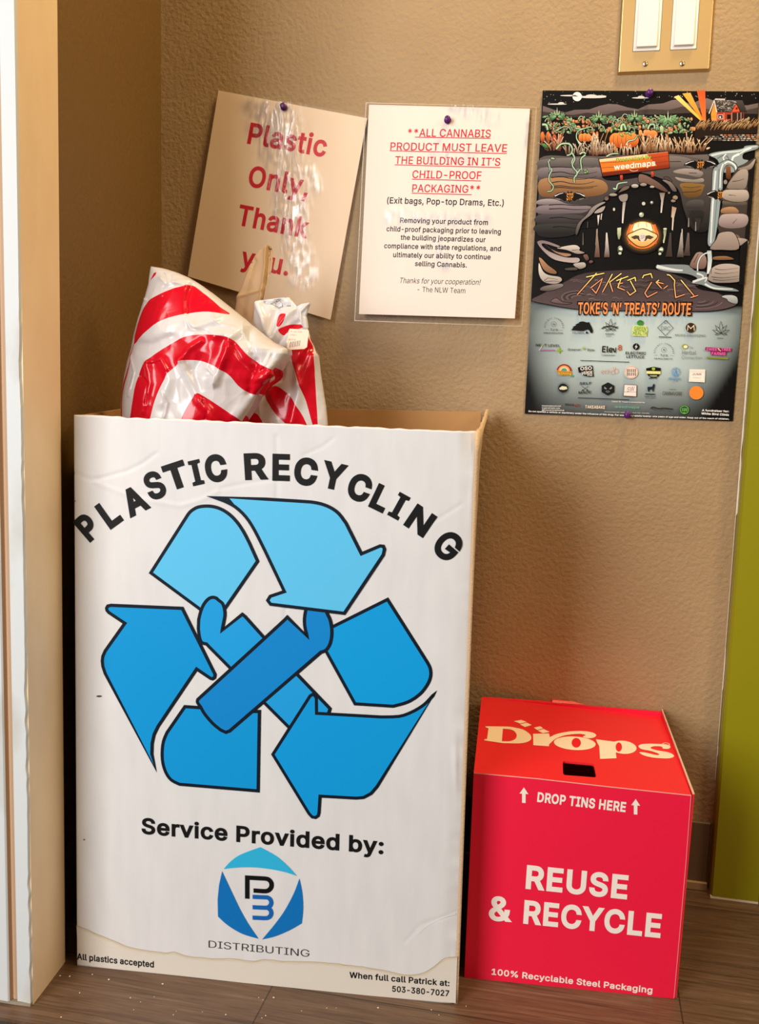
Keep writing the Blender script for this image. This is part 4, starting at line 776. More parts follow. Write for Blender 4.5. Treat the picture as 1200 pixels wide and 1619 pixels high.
def sheet_plane(y_top, y_bot, z_top, z_bot): return Plane((0, y_bot, z_bot), (1, y_bot, z_bot), (0, y_top, z_top))
sheetm = mat('white_printer_paper', (.80, .72, .66), .6)
signink = ink('sign_ink', .5, .15)
def quad(name, P, pxs, m, parent, h, t=.0003):
    b = [P.at(P.px(*p), h) for p in pxs]; return keep(prism(name, b, [v+P.n*t for v in b], m), parent)
def filmgrid(name, P, pxs, m, parent, h, n=40, wave=0, glare=(), base=.15, amt=2.2):
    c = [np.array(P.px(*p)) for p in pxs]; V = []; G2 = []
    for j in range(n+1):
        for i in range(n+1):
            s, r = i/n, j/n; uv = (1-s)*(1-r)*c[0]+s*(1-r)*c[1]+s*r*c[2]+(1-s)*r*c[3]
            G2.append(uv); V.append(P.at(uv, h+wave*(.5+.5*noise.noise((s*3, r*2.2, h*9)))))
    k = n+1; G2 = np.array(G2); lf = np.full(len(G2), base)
    for pts, wd in glare:  # paints extra gloss along set streaks, so glare shows only there
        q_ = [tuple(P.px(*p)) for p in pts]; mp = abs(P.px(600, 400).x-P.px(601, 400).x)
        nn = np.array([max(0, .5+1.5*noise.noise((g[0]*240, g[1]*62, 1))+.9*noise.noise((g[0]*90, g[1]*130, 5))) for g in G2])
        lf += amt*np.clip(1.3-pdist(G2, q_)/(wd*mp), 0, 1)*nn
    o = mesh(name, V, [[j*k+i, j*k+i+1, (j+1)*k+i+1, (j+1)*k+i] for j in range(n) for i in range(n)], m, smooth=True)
    a_ = o.data.attributes.new('glare_mask', 'FLOAT', 'POINT'); a_.data.foreach_set('value', lf.astype(np.float32))
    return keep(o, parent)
P1 = sheet_plane(-.004, -.012, 1.09, .79)
sheet1 = mat('tan_printer_paper', (.80, .64, .47), .6)  # tan sheet, warmer in tone than the other sign's paper
s1 = thing('laminated_sign', P1.at(P1.px(433, 330)), 'tilted laminated sign with large red words on the wall above the bag', 'sign', None)
pg = quad('paper_sheet', P1, ((345.5, 143), (580.5, 187), (522.5, 505.5), (297, 437)), sheet1, s1, 0)
RD = '#c61f2b'
for t_, p0, p1, cp in (('Plastic', (414, 402), (877, 484), 118), ('Only,', (416, 655), (772, 722), 118), ('Thank', (352, 884), (770, 966), 116), ('you.', (372, 1130), (655, 1188), 112)):
    a = Art(P1, .0004); a.crop(280, 120, 3.75); a.text(t_, p0, p1, cp, RD, .045); a.build('printed_word', signink, pg)
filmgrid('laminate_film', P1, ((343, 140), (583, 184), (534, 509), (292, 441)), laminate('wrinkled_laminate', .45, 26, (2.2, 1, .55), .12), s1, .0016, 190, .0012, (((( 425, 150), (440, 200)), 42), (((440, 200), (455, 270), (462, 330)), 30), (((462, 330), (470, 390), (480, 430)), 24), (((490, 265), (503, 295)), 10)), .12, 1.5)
P2 = sheet_plane(-.004, -.015, 1.07, .80)
s2 = thing('laminated_sign', P2.at(P2.px(703, 330)), 'upright laminated notice with underlined red heading above small black text', 'sign', None)
pg = quad('paper_sheet', P2, ((583.5, 165.5), (838, 172), (814, 503.5), (567.5, 496.5)), sheetm, s2, 0)
a = Art(P2, .0004); a.crop(560, 150, 4.0); BK2 = '#1c1820'; RD = '#cb2230'
for t_, p0, p1, u0, u1 in (('**ALL CANNABIS', (338, 263), (862, 271), (385, 268), (862, 276)), ("PRODUCT MUST LEAVE", (228, 350), (965, 363), (225, 354), (965, 372)), ("THE BUILDING IN IT’S", (258, 437), (922, 450), (256, 443), (924, 460)),
                          ('CHILD-PROOF', (367, 527), (803, 535), (366, 533), (803, 545)), ('PACKAGING**', (366, 615), (795, 622), (364, 622), (743, 632))):
    a.text(t_, p0, p1, 48, RD, .02); a.line([u0, u1], 5, RD)
a.build('heading_lettering', signink, pg); a = Art(P2, .0004); a.crop(560, 150, 4.0)
a.text('(Exit bags, Pop-top Drams, Etc.)', (207, 687), (945, 704), 39, BK2, .03)
for t_, p0, p1 in (('Removing your product from', (290, 809), (845, 824)), ('child-proof packaging prior to leaving', (204, 863), (927, 882)), ('the building jeopardizes our', (293, 917), (830, 933)), ('compliance with state regulations, and', (189, 970), (928, 989)),
                   ('ultimately our ability to continue', (246, 1027), (862, 1042)), ('selling Cannabis.', (384, 1083), (712, 1093))): a.text(t_, p0, p1, 32, BK2, .035)
a.build('body_lettering', signink, pg); a = Art(P2, .0004); a.crop(560, 150, 4.0)
a.text('Thanks for your cooperation!', (290, 1190), (800, 1202), 33, BK2, 0, shear=.22); a.text('- The NLW Team', (400, 1246), (702, 1255), 32, BK2, 0)
a.build('closing_lettering', signink, pg)
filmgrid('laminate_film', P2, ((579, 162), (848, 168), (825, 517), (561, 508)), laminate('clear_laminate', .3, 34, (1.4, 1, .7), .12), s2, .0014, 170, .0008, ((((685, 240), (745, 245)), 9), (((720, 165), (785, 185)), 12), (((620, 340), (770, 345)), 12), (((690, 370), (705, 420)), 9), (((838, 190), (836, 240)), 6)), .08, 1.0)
rim = mat('laminate_edge', (.55, .45, .32), .25)
for s_, P_, loop in ((s2, P2, ((579, 163), (848, 170), (825, 516), (561, 507))),):
    a = Art(P_, .0012); a.c = (0, 0, 1); a.line(loop, .8, (.52, .42, .29), closed=True); a.build('laminate_seam', ink('seam_ink', .25), s_)

# ------------------------------------------------------------------ light switch
brass = mat('brushed_brass', (.66, .46, .21), .40, Metallic=1.0); add_bump(brass, 300, .08, .0005, 2, (1, 1, .1))
rock = mat('ivory_switch_plastic', (.86, .83, .77), .3)
PW = Plane((0, -.006, .6), (1, -.006, .6), (0, -.006, 1.6))
ul, ur, ub = PW.px(982, 40).x, PW.px(1126, 40).x, PW.px(1050, 112).y
plx0, plx1, pz0 = ul, ur, ub+.6
sw = thing('light_switch', ((plx0+plx1)/2, -.006, pz0+.05), 'brass two-gang wall switch with ivory rockers above the poster', 'light switch')
def rocker_x(a, b): return PW.px(a, 60).x, PW.px(b, 60).x
holes = [rocker_x(1001.5, 1044.5), rocker_x(1060.5, 1102.5)]; hz0 = .6+PW.px(1030, 81).y; hz1 = hz0+.0666; pz1 = pz0+.114
xs = sorted([plx0, plx1, *holes[0], *holes[1]]); zs = [pz0, hz0, hz1, pz1]
vs = [(x, -.006, z) for z in zs for x in xs]; fs = []
for j in range(3):
    for i in range(5):
        if j == 1 and i in (1, 3): continue
        fs.append([j*6+i, j*6+i+1, (j+1)*6+i+1, (j+1)*6+i])
bw = .004; b0_ = len(vs)
vs += [(plx0-bw*.35, -.0005, pz0-bw*.35), (plx1+bw*.35, -.0005, pz0-bw*.35), (plx1+bw*.35, -.0005, pz1+bw*.35), (plx0-bw*.35, -.0005, pz1+bw*.35)]
c = [0, 5, 23, 18]; rims = [[0, 1, 2, 3, 4, 5], [5, 11, 17, 23], [23, 22, 21, 20, 19, 18], [18, 12, 6, 0]]
for k in range(4): fs.append(rims[k][::-1]+[b0_+k, b0_+(k+1) % 4])
o = mesh('wall_plate', vs, fs, brass, bevel=.0012); keep(o, sw)
for (xa, xb) in holes:
    fr_ = keep(box('switch_frame', (xa+.0004, -.0068, hz0+.0004), (xb-.0004, -.001, hz1-.0004), rock, bevel=.001), sw)
    p = [(xa+.004, -.0069, hz0+.004), (xb-.004, -.0069, hz0+.004), (xb-.004, -.0069, hz1-.004), (xa+.004, -.0069, hz1-.004)]
    f = [(xa+.0045, -.0118, hz0+.0045), (xb-.0045, -.0118, hz0+.0045), (xb-.0045, -.0085, hz1-.0045), (xa+.0045, -.0085, hz1-.0045)]
    keep(prism('rocker', p, f, rock, bevel=.0008), fr_)
screwm = mat('steel_screw', (.55, .45, .33), .35, Metallic=1.0)
for px in ((1020, 101), (1078.5, 100.5)):
    u = PW.px(*px); s_ = lathe('screw', [(.0034, 0), (.0034, .0006), (.0026, .0012), (.0008, .0013)], screwm, 20)
    s_.matrix_world = Matrix.Translation((u.x, -.0061, .6+u.y)) @ Matrix.Rotation(math.pi/2, 4, 'X'); bpy.context.view_layer.update()
    mw = s_.matrix_world.copy(); s_.parent = sw; s_.matrix_parent_inverse = sw.matrix_world.inverted(); s_.matrix_world = mw
    sl = keep(box('screw_slot', (u.x-.0004, -.0078, .6+u.y-.003), (u.x+.0004, -.0071, .6+u.y+.003), mat('dark_slot', (.03, .025, .02), .8)), sw)

# ------------------------------------------------------------------ event poster
PP = Plane((0, -.0025, .6), (1, -.0025, .6), (0, -.0025, 1.6))
po = thing('event_poster', PP.at(PP.px(1015, 400)), 'dark illustrated event poster of a cave and pumpkin patch, sponsor logos below', 'poster')
posterink = ink('poster_ink', .45, .1)
PC = [(858, 143), (1201.5, 144.5), (1158.5, 666), (829.5, 654)]
cs = [np.array(PP.px(*p)) for p in PC]
n1_, n2_ = 60, 150; V, C, F = [], [], []
for j in range(n2_+1):
    for i in range(n1_+1):
        s, r = i/n1_, j/n2_
        V.append(PP.at((1-s)*(1-r)*cs[0]+s*(1-r)*cs[1]+s*r*cs[2]+(1-s)*r*cs[3]))
        # printed airbrush background: black above, pale blue-grey pool of colour below
        f = 0
        if r > .64:
            w = .56-.15*max(0, (r-.74)/.26)
            f = max(0, 1-abs((s-.52+.06*(r-.64)/.36)/w)**3.6)*min(1, (r-.64)/.03)
            f *= 1-max(0, min(1, (r-.83)/.19))**1.3
            f = max(f, .62*(1-abs(s-.5)*.9)*max(0, min(1, (r-.635)/.02))*max(0, min(1, (.76-r)/.08)))
        a, b_ = lin('#0e0c0b'), lin('#bccfd0'); C.append(tuple(a[k]+(b_[k]-a[k])*f**1.25 for k in range(3)))
        if i and j: k = j*(n1_+1)+i; F.append([k-n1_-2, k-n1_-1, k, k-1])
a = Art(PP); a.V, a.F, a.C = V, F, C
pps = o = a.build('paper_sheet', posterink, po); d = o.modifiers.new('s', 'SOLIDIFY'); d.thickness = .0003; d.offset = -1
A = Art(PP, .0001, .000008, .0000012)
A1, A2, A3, A4, A5, A6 = (840, 135, 6.316), (1010, 135, 6.316), (835, 250, 6.316), (1010, 250, 6.316), (830, 370, 6.316), (1000, 370, 6.316)
C1, C2 = (820, 130, 3.158), (820, 380, 3.158)
RN = random.Random(5)
def outl(pts, col, lv, w=5, col2=None):
    A.poly(pts, col, lv, col2=col2); A.line(pts, w, '#0a0808', lv+1, closed=True)
A.crop(*A1)
A.poly([(117, 205), (160, 220), (230, 245), (340, 270), (430, 245), (580, 240), (680, 205), (770, 185), (860, 190), (960, 220), (1080, 240), (1200, 235), (1200, 320), (108, 320)], '#76686a', 0, col2='#5a4e4c')
A.poly([(112, 260), (300, 292), (420, 295), (560, 272), (740, 292), (860, 256), (980, 250), (1120, 262), (1200, 262), (1200, 340), (106, 340)], '#3a3230', 1)
for x, y, rx, ry in ((400, 102, 112, 7), (610, 116, 138, 12), (600, 105, 55, 14), (690, 108, 60, 8), (258, 187, 96, 6), (298, 180, 30, 13), (1090, 125, 85, 7), (1095, 118, 32, 14)): A.disc(x, y, rx, ry, '#d9d5d0', 2)
A.disc(458, 112, 46, 46, '#f4f1ea', 1); A.disc(440, 104, 36, 8, '#5a5450', 3); A.disc(470, 96, 26, 10, '#fbf8f2', 4); A.disc(452, 132, 34, 16, '#efece6', 3)
for _ in range(34): A.disc(RN.uniform(125, 1190), RN.uniform(55, 175), *(RN.uniform(2, 4.5),)*2, '#b9b2a8', 0, 6)
A.crop(*A2)
A.poly([(0, 235), (90, 192), (240, 180), (330, 148), (400, 140), (520, 190), (600, 150), (680, 128), (740, 150), (900, 190), (1080, 200), (1192, 178), (1188, 310), (0, 310)], '#7d6f6b', 0, col2='#594d4a')
A.poly([(0, 245), (120, 238), (300, 245), (430, 212), (560, 225), (720, 240), (1060, 250), (1190, 222), (1188, 330), (0, 330)], '#463c39', 1)
A.poly([(0, 290), (150, 292), (300, 285), (500, 275), (700, 270), (1190, 285), (1184, 380), (0, 380)], '#191412', 2)
for _ in range(30): A.disc(RN.uniform(10, 1180), RN.uniform(55, 130), *(RN.uniform(2, 5),)*2, '#b9b2a8', 1, 6)
A.poly([(350, 115), (398, 98), (642, 350), (612, 350)], '#ffdf86', 3, col2='#ffb43a'); A.poly([(435, 82), (515, 74), (646, 350), (628, 350)], '#fdb24a', 4, col2='#f8892a'); A.poly([(580, 52), (662, 50), (670, 352), (640, 350)], '#f4572a', 5, col2='#ff7a35')
A.poly([(775, 262), (1050, 262), (1046, 368), (725, 368), (722, 280)], '#a83c28', 4)
A.poly([(720, 285), (750, 185), (776, 270), (776, 366), (726, 366)], '#ef8b30', 5, col2='#f6a83e')
A.poly([(752, 142), (1035, 150), (1082, 272), (776, 268)], '#4b4541', 5, col2='#2a2522')
for _ in range(90):
    x, y = RN.uniform(775, 960), RN.uniform(150, 258); A.line([(x, y), (x+RN.uniform(8, 20), y)], 4, RN.choice(['#b9b1aa', '#8f8781', '#d9d3cc']), 6)
A.poly([(762, 132), (862, 134), (860, 147), (758, 146)], '#cfc8c1', 6); A.line([(700, 283), (752, 152), (778, 268)], 10, '#e9e2da', 7)
A.poly([(922, 268), (972, 186), (1010, 262)], '#e2552f', 7); A.disc(976, 232, 12, 12, '#5a1c12', 8); A.line([(920, 270), (972, 182), (1014, 266)], 6, '#1b1210', 8)
A.poly([(930, 275), (1045, 275), (1040, 366), (932, 366)], '#33201c', 6)
for x in (776, 850, 928, 985, 1020): A.line([(x, 272), (x, 362)], 8, '#e0826a' if x < 900 else '#b08a7c', 7)
A.poly([(790, 295), (838, 295), (838, 335), (790, 335)], '#1a1210', 7); A.line([(790, 295), (838, 295), (838, 335), (790, 335)], 5, '#f0c3b0', 8, True); A.disc(812, 318, 10, 9, '#e9eef0', 8)
A.poly([(880, 292), (918, 292), (918, 335), (880, 335)], '#140e0c', 7)
for y in (305, 320, 340): A.line([(726, y), (774, y)], 2.5, '#9a4a1c', 6)
# field bank, stone wall
A.poly([(555, 360), (700, 350), (1188, 350), (1180, 480), (900, 490), (640, 520), (560, 560)], '#241810', 3)
for _ in range(150):
    x = RN.uniform(560, 1178); y = RN.uniform(380, 455)-(x > 950)*10; l = RN.uniform(30, 62); A.line([(x, y), (x+l*.35, y-l*.6), (x+l*.75, y-l)], 6, '#6b4a2c', 9, w2=4, col2=RN.choice(['#e3bd86', '#cf9f63', '#f0d9b0', '#b98a52']))
for r in range(4):
    x = 655+r*12
    while x < 1180:
        w = RN.uniform(26, 60); y = 498+r*17+(x < 800)*14
        if y < 560: A.disc(x+w/2, y, w/2-3, 7, RN.choice(['#8d857c', '#a79d92', '#6f675f', '#b9aFa3', '#b5714a']) if x > 800 else RN.choice(['#54504b', '#6a645d', '#8d857c']), 5, 10)
        x += w
# pumpkin patch
def pumpkin(cx, cy, rx, ry, lv, c1='#f39a4a', c2='#b9551f', n=3):
    A.disc(cx, cy, rx+5, ry+5, '#0c0806', lv, 20)
    for k in range(n):
        t = (k-(n-1)/2)/max(1, n-1)*2 if n > 1 else 0
        A.disc(cx+t*rx*.58, cy, rx*(.46 if n > 1 else 1), ry*(1-.12*abs(t)), c1, lv+1+(abs(t) < .5), 18, col2=c2)
        if n > 1: A.line([(cx+t*rx*.58-rx*.42, cy-ry*.6), (cx+t*rx*.58-rx*.46, cy), (cx+t*rx*.58-rx*.4, cy+ry*.7)], 3.2, '#2a1208', lv+3)
def leaf(cx, cy, r, ang, lv, c1='#a9cf9a', c2='#3f6b3c'):
    a = math.radians(ang); u = (math.cos(a), math.sin(a)); n = (-u[1], u[0])
    p = [(cx+u[0]*r*x+n[0]*r*y, cy+u[1]*r*x+n[1]*r*y) for x, y in ((-1, 0), (-.5, .42), (.2, .4), (1, 0), (.3, -.38), (-.5, -.4))]
    A.poly(p, c1, lv, col2=c2); A.line(p, 3.5, '#0a0f08', lv+1, True)
def vine(pts, lv, w=11, c='#9dc59a'):
    p = spline(pts, 5); A.line(p, w+8, '#080a07', lv); A.line(p, w, c, lv+1, col2='#5f8a62'); A.line([(x-1, y-2) for x, y in p], w*.3, '#d5e8cf', lv+2)
for crop, x0, x1 in ((A1, 115, 1190), (A2, 10, 540)):
    A.crop(*crop)
    A.poly([(x0-10, 320), (x1+5, 320), (x1+5, 700), (x0-35, 720)], '#120c08', 3)
    for k in range(int((x1-x0)/15)):
        x, y = RN.uniform(x0, x1), RN.uniform(330, 470); pumpkin(x, y, RN.uniform(18, 32), RN.uniform(15, 24), 4, '#f3b07a', '#b4683c', RN.choice((1, 2, 3)))
    for k in range(int((x1-x0)/9)):
        leaf(RN.uniform(x0, x1), RN.uniform(315, 480), RN.uniform(14, 34), RN.uniform(0, 180), 9, RN.choice(['#a9cf9a', '#8db886', '#c9deb4']), RN.choice(['#2f5230', '#446f42']))
    for k in range(int((x1-x0)/70)):
        x, y = RN.uniform(x0+20, x1-60), RN.uniform(320, 470); vine([(x, y), (x+20, y-30), (x+50, y-25), (x+60, y+10)], 11, 7)
A.crop(*A1)
pumpkin(140, 520, 48, 62, 12, '#f28a44', '#7a2f14', 2); pumpkin(260, 540, 50, 55, 12, '#c65a34', '#6b2714', 2)
pumpkin(535, 525, 62, 46, 12, '#f7a055', '#b04d1d', 3); pumpkin(640, 500, 30, 42, 12, '#e88a4a', '#9c4318', 2)
pumpkin(925, 550, 142, 82, 12, '#fb9a48', '#a63f14', 5); pumpkin(1110, 478, 42, 34, 12, '#fbb46a', '#c9702c', 2)
for x, y in ((800, 460), (845, 440), (880, 450), (950, 480), (985, 490), (900, 500)): leaf(x, y, 26, RN.uniform(0, 180), 16, '#b9d992', '#5d8c46')
vine([(900, 455), (900, 410), (925, 395), (945, 450)], 17, 24, '#9fca7c')
for cx, cy in ((258, 300), (675, 325), (1030, 320)):
    for a in (-160, -140, -30, -15, 10, 170, 35, 145): leaf(cx+46*math.cos(math.radians(a)), cy+14+24*math.sin(math.radians(a)), 44, a, 14, '#8fbf8a', '#23462a')
    for dx, h in ((-16, 42), (14, 45), (0, 78)): A.poly([(cx+dx-9, cy), (cx+dx*1.8, cy-h), (cx+dx+9, cy)], '#cfe3b9', 16, col2='#7fb07a')
vine([(440, 430), (500, 440), (560, 425), (600, 420), (618, 455)], 17); vine([(500, 590), (455, 540), (460, 470), (520, 440)], 17)
vine([(270, 445), (330, 415), (380, 430), (400, 470)], 17, 8); vine([(110, 395), (150, 400), (165, 450)], 17, 24, '#86b07c'); vine([(945, 600), (970, 560), (1030, 545), (1062, 500)], 18, 12, '#c9d9bd')
def grass(x0, x1, yb, h0, h1, n, lv, lean=40, cols=('#f0d7b0', '#e0b98c', '#fbeed6', '#b98c60')):
    for _ in range(n):
        x = RN.uniform(x0, x1); h = RN.uniform(h0, h1); dx = RN.uniform(-lean, lean); y = yb+RN.uniform(-10, 10)
        A.line([(x, y), (x+dx*.35, y-h*.55), (x+dx, y-h)], 10, '#5a3018', lv, w2=7, col2=RN.choice(cols))
grass(120, 300, 650, 60, 190, 26, 19, 80, ('#d9a888', '#f0d0b0', '#a86a4a')); grass(330, 780, 690, 50, 130, 60, 19, 60, ('#c9b8a0', '#8f7c68', '#e8d9c4')); grass(600, 720, 700, 150, 260, 14, 19, 70); grass(760, 1190, 700, 60, 120, 36, 19)
A.crop(*A2); pumpkin(38, 478, 40, 34, 12, '#fbb878', '#c9702c', 2); pumpkin(90, 478, 30, 32, 12, '#f7a866', '#b9602a', 1); pumpkin(140, 492, 46, 40, 13, '#f7a35c', '#b4541f', 1)
for a in (-165, -140, -40, -15, 15, 165, 60, 120): leaf(290+58*math.cos(math.radians(a)), 352+30*math.sin(math.radians(a)), 58, a, 14, '#8fc289', '#1f4428')
for dx, h in ((-20, 55), (18, 55), (0, 95)): A.poly([(290+dx-10, 350), (290+dx*1.8, 350-h), (290+dx+10, 350)], '#d5e6c0', 16, col2='#7fb07a')
leaf(228, 450, 52, 85, 15, '#c9e3b8', '#4c7a4c'); leaf(408, 415, 40, 70, 15, '#a9cf9a', '#4c7a4c'); vine([(90, 440), (110, 400), (150, 395), (158, 440)], 17, 18)
A.poly([(0, 560), (560, 520), (700, 600), (690, 690), (300, 700), (0, 700)], '#1a0f08', 12)
grass(0, 560, 670, 70, 190, 95, 19, 60); grass(540, 640, 660, 60, 150, 10, 19, 110)
for x, y, r, a in ((470, 605, 16, -30), (690, 632, 26, -20), (660, 590, 22, -30), (600, 560, 22, -60)): leaf(x, y, r, a, 19, '#f4e0c4', '#c79c70')
# rock strata left of the cave
A.crop(*A3)
A.crop(*A1); A.poly([(90, 730), (250, 722), (700, 712), (1190, 690), (1190, 860), (80, 860)], '#5f5857', 0, col2='#6f6766'); A.crop(*A2); A.poly([(0, 690), (300, 690), (500, 700), (700, 692), (690, 860), (0, 860)], '#6b6461', 0, col2='#5a5350'); A.crop(*A3)
A.poly(spline([(118, 5), (440, -12), (725, 0), (735, 190), (860, 230), (1080, 200), (1190, 180), (1195, 250), (960, 290), (860, 350), (760, 420), (640, 520), (520, 640), (450, 770), (110, 780), (100, 560), (108, 300)], 5, True), '#5a5353', 0, col2='#1c1a1a')
A.crop(*A4)
A.poly(spline([(0, 120), (300, -20), (500, -10), (720, 60), (735, 300), (715, 500), (690, 720), (540, 720), (450, 520), (400, 330), (290, 235), (120, 170)], 5, True), '#5d5653', 0, col2='#171514')
A.crop(*A3)
for pts, c1_, c2_ in (([(125, 22), (420, 0), (700, 8), (722, 88), (560, 82), (130, 90)], '#77716f', '#4e4a49'), ([(128, 102), (450, 96), (722, 100), (732, 192), (560, 202), (380, 182), (122, 198)], '#857c80', '#554e50'),
                      ([(125, 218), (350, 196), (480, 205), (740, 225), (790, 330), (640, 385), (230, 395), (112, 360)], '#a98158', '#6e4a2c'), ([(112, 420), (260, 412), (400, 462), (560, 468), (112, 466)], '#a79da0', '#6d6467'),
                      ([(110, 482), (350, 472), (620, 484), (560, 545), (420, 556), (106, 558)], '#8b8087', '#5b5258'), ([(104, 572), (350, 562), (555, 582), (500, 645), (100, 655)], '#4c474a', '#2c292b'), ([(98, 668), (480, 662), (450, 740), (96, 745)], '#3b3a39', '#1f1e1e')):
    A.poly(spline(pts, 4, True), c1_, 1, col2=c2_)
for y, a in ((95, .3), (150, 1), (196, 1), (245, 1), (285, .6), (300, .5), (470, .4), (510, .4), (600, .8), (690, .6)):
    A.line(spline([(190+RN.uniform(0, 60), y+4*a), (330, y-8*a), (440, y+14*a), (560, y+16*a), (700+RN.uniform(-60, 10), y-8*a)], 5), 9, '#120e0d', 3, w2=4)
vine([(215, 20), (205, 80), (238, 120), (215, 170), (210, 230), (252, 285), (235, 330), (195, 338)], 4, 13, '#8fa896'); vine([(460, -10), (435, 60), (475, 120), (490, 160), (462, 200), (462, 250)], 4, 16, '#7f9c8c'); vine([(545, -10), (520, 30), (535, 90), (495, 150), (475, 190)], 4, 16, '#8fa896')
for x, y in ((570, 125), (590, 140), (575, 150)): leaf(x, y, 22, RN.uniform(0, 180), 7, '#a9d08c', '#4f7f42')
vine([(850, 305), (880, 310), (900, 260), (990, 245)], 4, 15, '#a9c4ac')
A.crop(*A1); vine([(250, 640), (300, 590), (380, 590), (410, 640), (395, 690), (355, 705)], 20, 16); vine([(410, 680), (435, 740), (410, 800), (440, 853)], 20, 16, '#7f9c8c'); vine([(485, 690), (520, 672), (545, 690)], 20, 16); vine([(540, 700), (495, 745), (505, 853)], 20, 14); vine([(170, 760), (190, 853)], 20, 11, '#8fa896'); vine([(750, 715), (800, 690), (870, 685)], 20, 14); leaf(218, 735, 26, 10, 22, '#bfe0a6', '#5f9050'); leaf(140, 610, 44, 40, 20, '#5f9a50', '#1f4a24')
def bat(crop, cx, cy, w, h, lv, cut=1.0):
    A.crop(*crop)
    p = [(-1, .1), (-.72, -.55), (-.35, -.75), (-.16, -.45), (-.12, -.95), (.0, -.6), (.12, -.95), (.16, -.45), (.4, -.75), (.75, -.5), (1, .35), (.78, .2), (.62, .55), (.45, .4), (.3, .75), (.14, .55), (0, 1), (-.14, .55), (-.3, .75), (-.5, .35), (-.68, .45), (-.82, .15)]
    p = [(cx+min(x, cut)*w, cy+y*h) for x, y in p]
    A.poly(p, '#0b0a0a', lv); A.line(p, 4, '#5c5754', lv+1, True)
    for s in (-1, 1):
        if s > cut: continue
        A.line([(cx+s*w*.86, cy-h*.1), (cx+s*w*.62, cy-h*.42), (cx+s*w*.36, cy-h*.6)], 8, '#f0eeee', lv+1, w2=3); A.line([(cx+s*w*.8, cy+h*.25), (cx+s*w*.55, cy+h*.38)], 5, '#8f8a88', lv+1, w2=9)
    A.disc(cx, cy+h*.05, w*.21, h*.72, '#3a2410', lv+1, 16)
    A.text('STP', (cx-w*.19, cy+h*.5), (cx+w*.19, cy+h*.5), h*1.0, '#e59a48', .02, lv+3)
bat(A3, 415, 390, 172, 66, 5)
# rocks, arch and waterfall right of the cave
A.crop(*A4)
for pts, c1_, c2_ in (([(300, -15), (480, 0), (560, 60), (470, 85), (305, 90)], '#7d7672', '#5d5754'), ([(350, 130), (450, 108), (570, 115), (640, 150), (600, 195), (480, 170), (360, 150)], '#a59a94', '#6b625e'), ([(360, 195), (430, 205), (550, 218), (635, 205), (630, 245), (430, 238)], '#a99f99', '#76706b'),
                      ([(420, 255), (635, 262), (645, 300), (600, 385), (470, 395), (430, 320)], '#8a6838', '#5a4020'), ([(500, 430), (640, 425), (620, 500), (470, 500)], '#55504f', '#2f2c2b'), ([(500, 540), (640, 530), (630, 640), (560, 680)], '#2a2726', '#171515')):
    A.poly(spline(pts, 4, True), c1_, 1, col2=c2_)
A.line([(430, 345), (560, 340), (620, 320)], 6, '#2c1c0c', 3); A.line([(440, 290), (520, 300), (620, 285)], 5, '#3c2a14', 3); A.line([(500, 152), (575, 155)], 6, '#1c1816', 3); A.line([(305, 40), (420, 38)], 6, '#1c1816', 3)
outl(spline([(0, 168), (60, 170), (130, 205), (210, 255), (290, 330), (255, 340), (150, 292), (60, 252), (0, 245)], 4, True), '#80655a', 3, 5, '#523f38')
outl(spline([(230, 222), (300, 228), (355, 280), (378, 335), (335, 332), (290, 268)], 4, True), '#857a76', 3, 5, '#544c49')
outl(spline([(250, 190), (300, 195), (330, 240), (260, 215)], 4, True), '#4b423d', 2, 4)
for x, y, rx, ry, c_ in ((45, 272, 36, 15, '#d9d3cc'), (132, 290, 26, 14, '#cfc8c0'), (362, 398, 28, 24, '#a98a66'), (300, 350, 14, 14, '#7a8068'), (342, 430, 26, 16, '#9b8f80')): outl(arc(x, y, rx, 0, 345, 14, ry), c_, 5, 5, '#7c736b')
A.poly([(330, 485), (375, 500), (350, 600), (338, 725), (328, 720), (332, 600), (322, 590)], '#a78a74', 4, col2='#e8ded4'); A.poly([(205, 350), (260, 350), (245, 420), (228, 550), (215, 548), (222, 430)], '#7d7168', 4, col2='#e0dad2')
for x, y in ((45, 455), (128, 447)): A.disc(x, y, 17, 17, '#6b6a66', 3); A.disc(x-2, y-3, 9, 9, '#e6e6e2', 4)
A.disc(25, 566, 22, 20, '#8fa08a', 3); A.disc(18, 560, 10, 9, '#eef2e8', 4)
for x, y0, y1, w in ((430, 710, 900, 24), (495, 600, 690, 14), (498, 760, 900, 14), (565, 640, 730, 12)): A.poly([(x-3, y0), (x+4, y0), (x+w/2, y1), (x-w/2, y1)], '#e0dcd6' if w > 20 else '#8d8883', 3, col2='#8f8982')
A.poly([(245, 705), (278, 700), (270, 760), (252, 850), (240, 850)], '#7a8868', 3, col2='#c9d4b4'); A.disc(260, 708, 18, 8, '#cfd9b8', 4)
for x, y, w, h in ((480, 520, 40, 60), (560, 600, 60, 120)): A.poly([(x, y), (x+w, y+10), (x+w*.6, y+h), (x+w*.2, y+h)], '#2e2c2b', 2)
A.crop(*A2)
pool = spline([(690, 700), (760, 668), (900, 650), (1030, 632), (1062, 606), (1188, 598), (1183, 640), (1090, 668), (1042, 690), (1040, 735), (1095, 752), (1050, 790), (985, 822), (960, 870), (830, 870), (780, 750)], 4, True)
A.poly(pool, '#8f9c9e', 3); A.line(pool, 7, '#0d1214', 8, True)
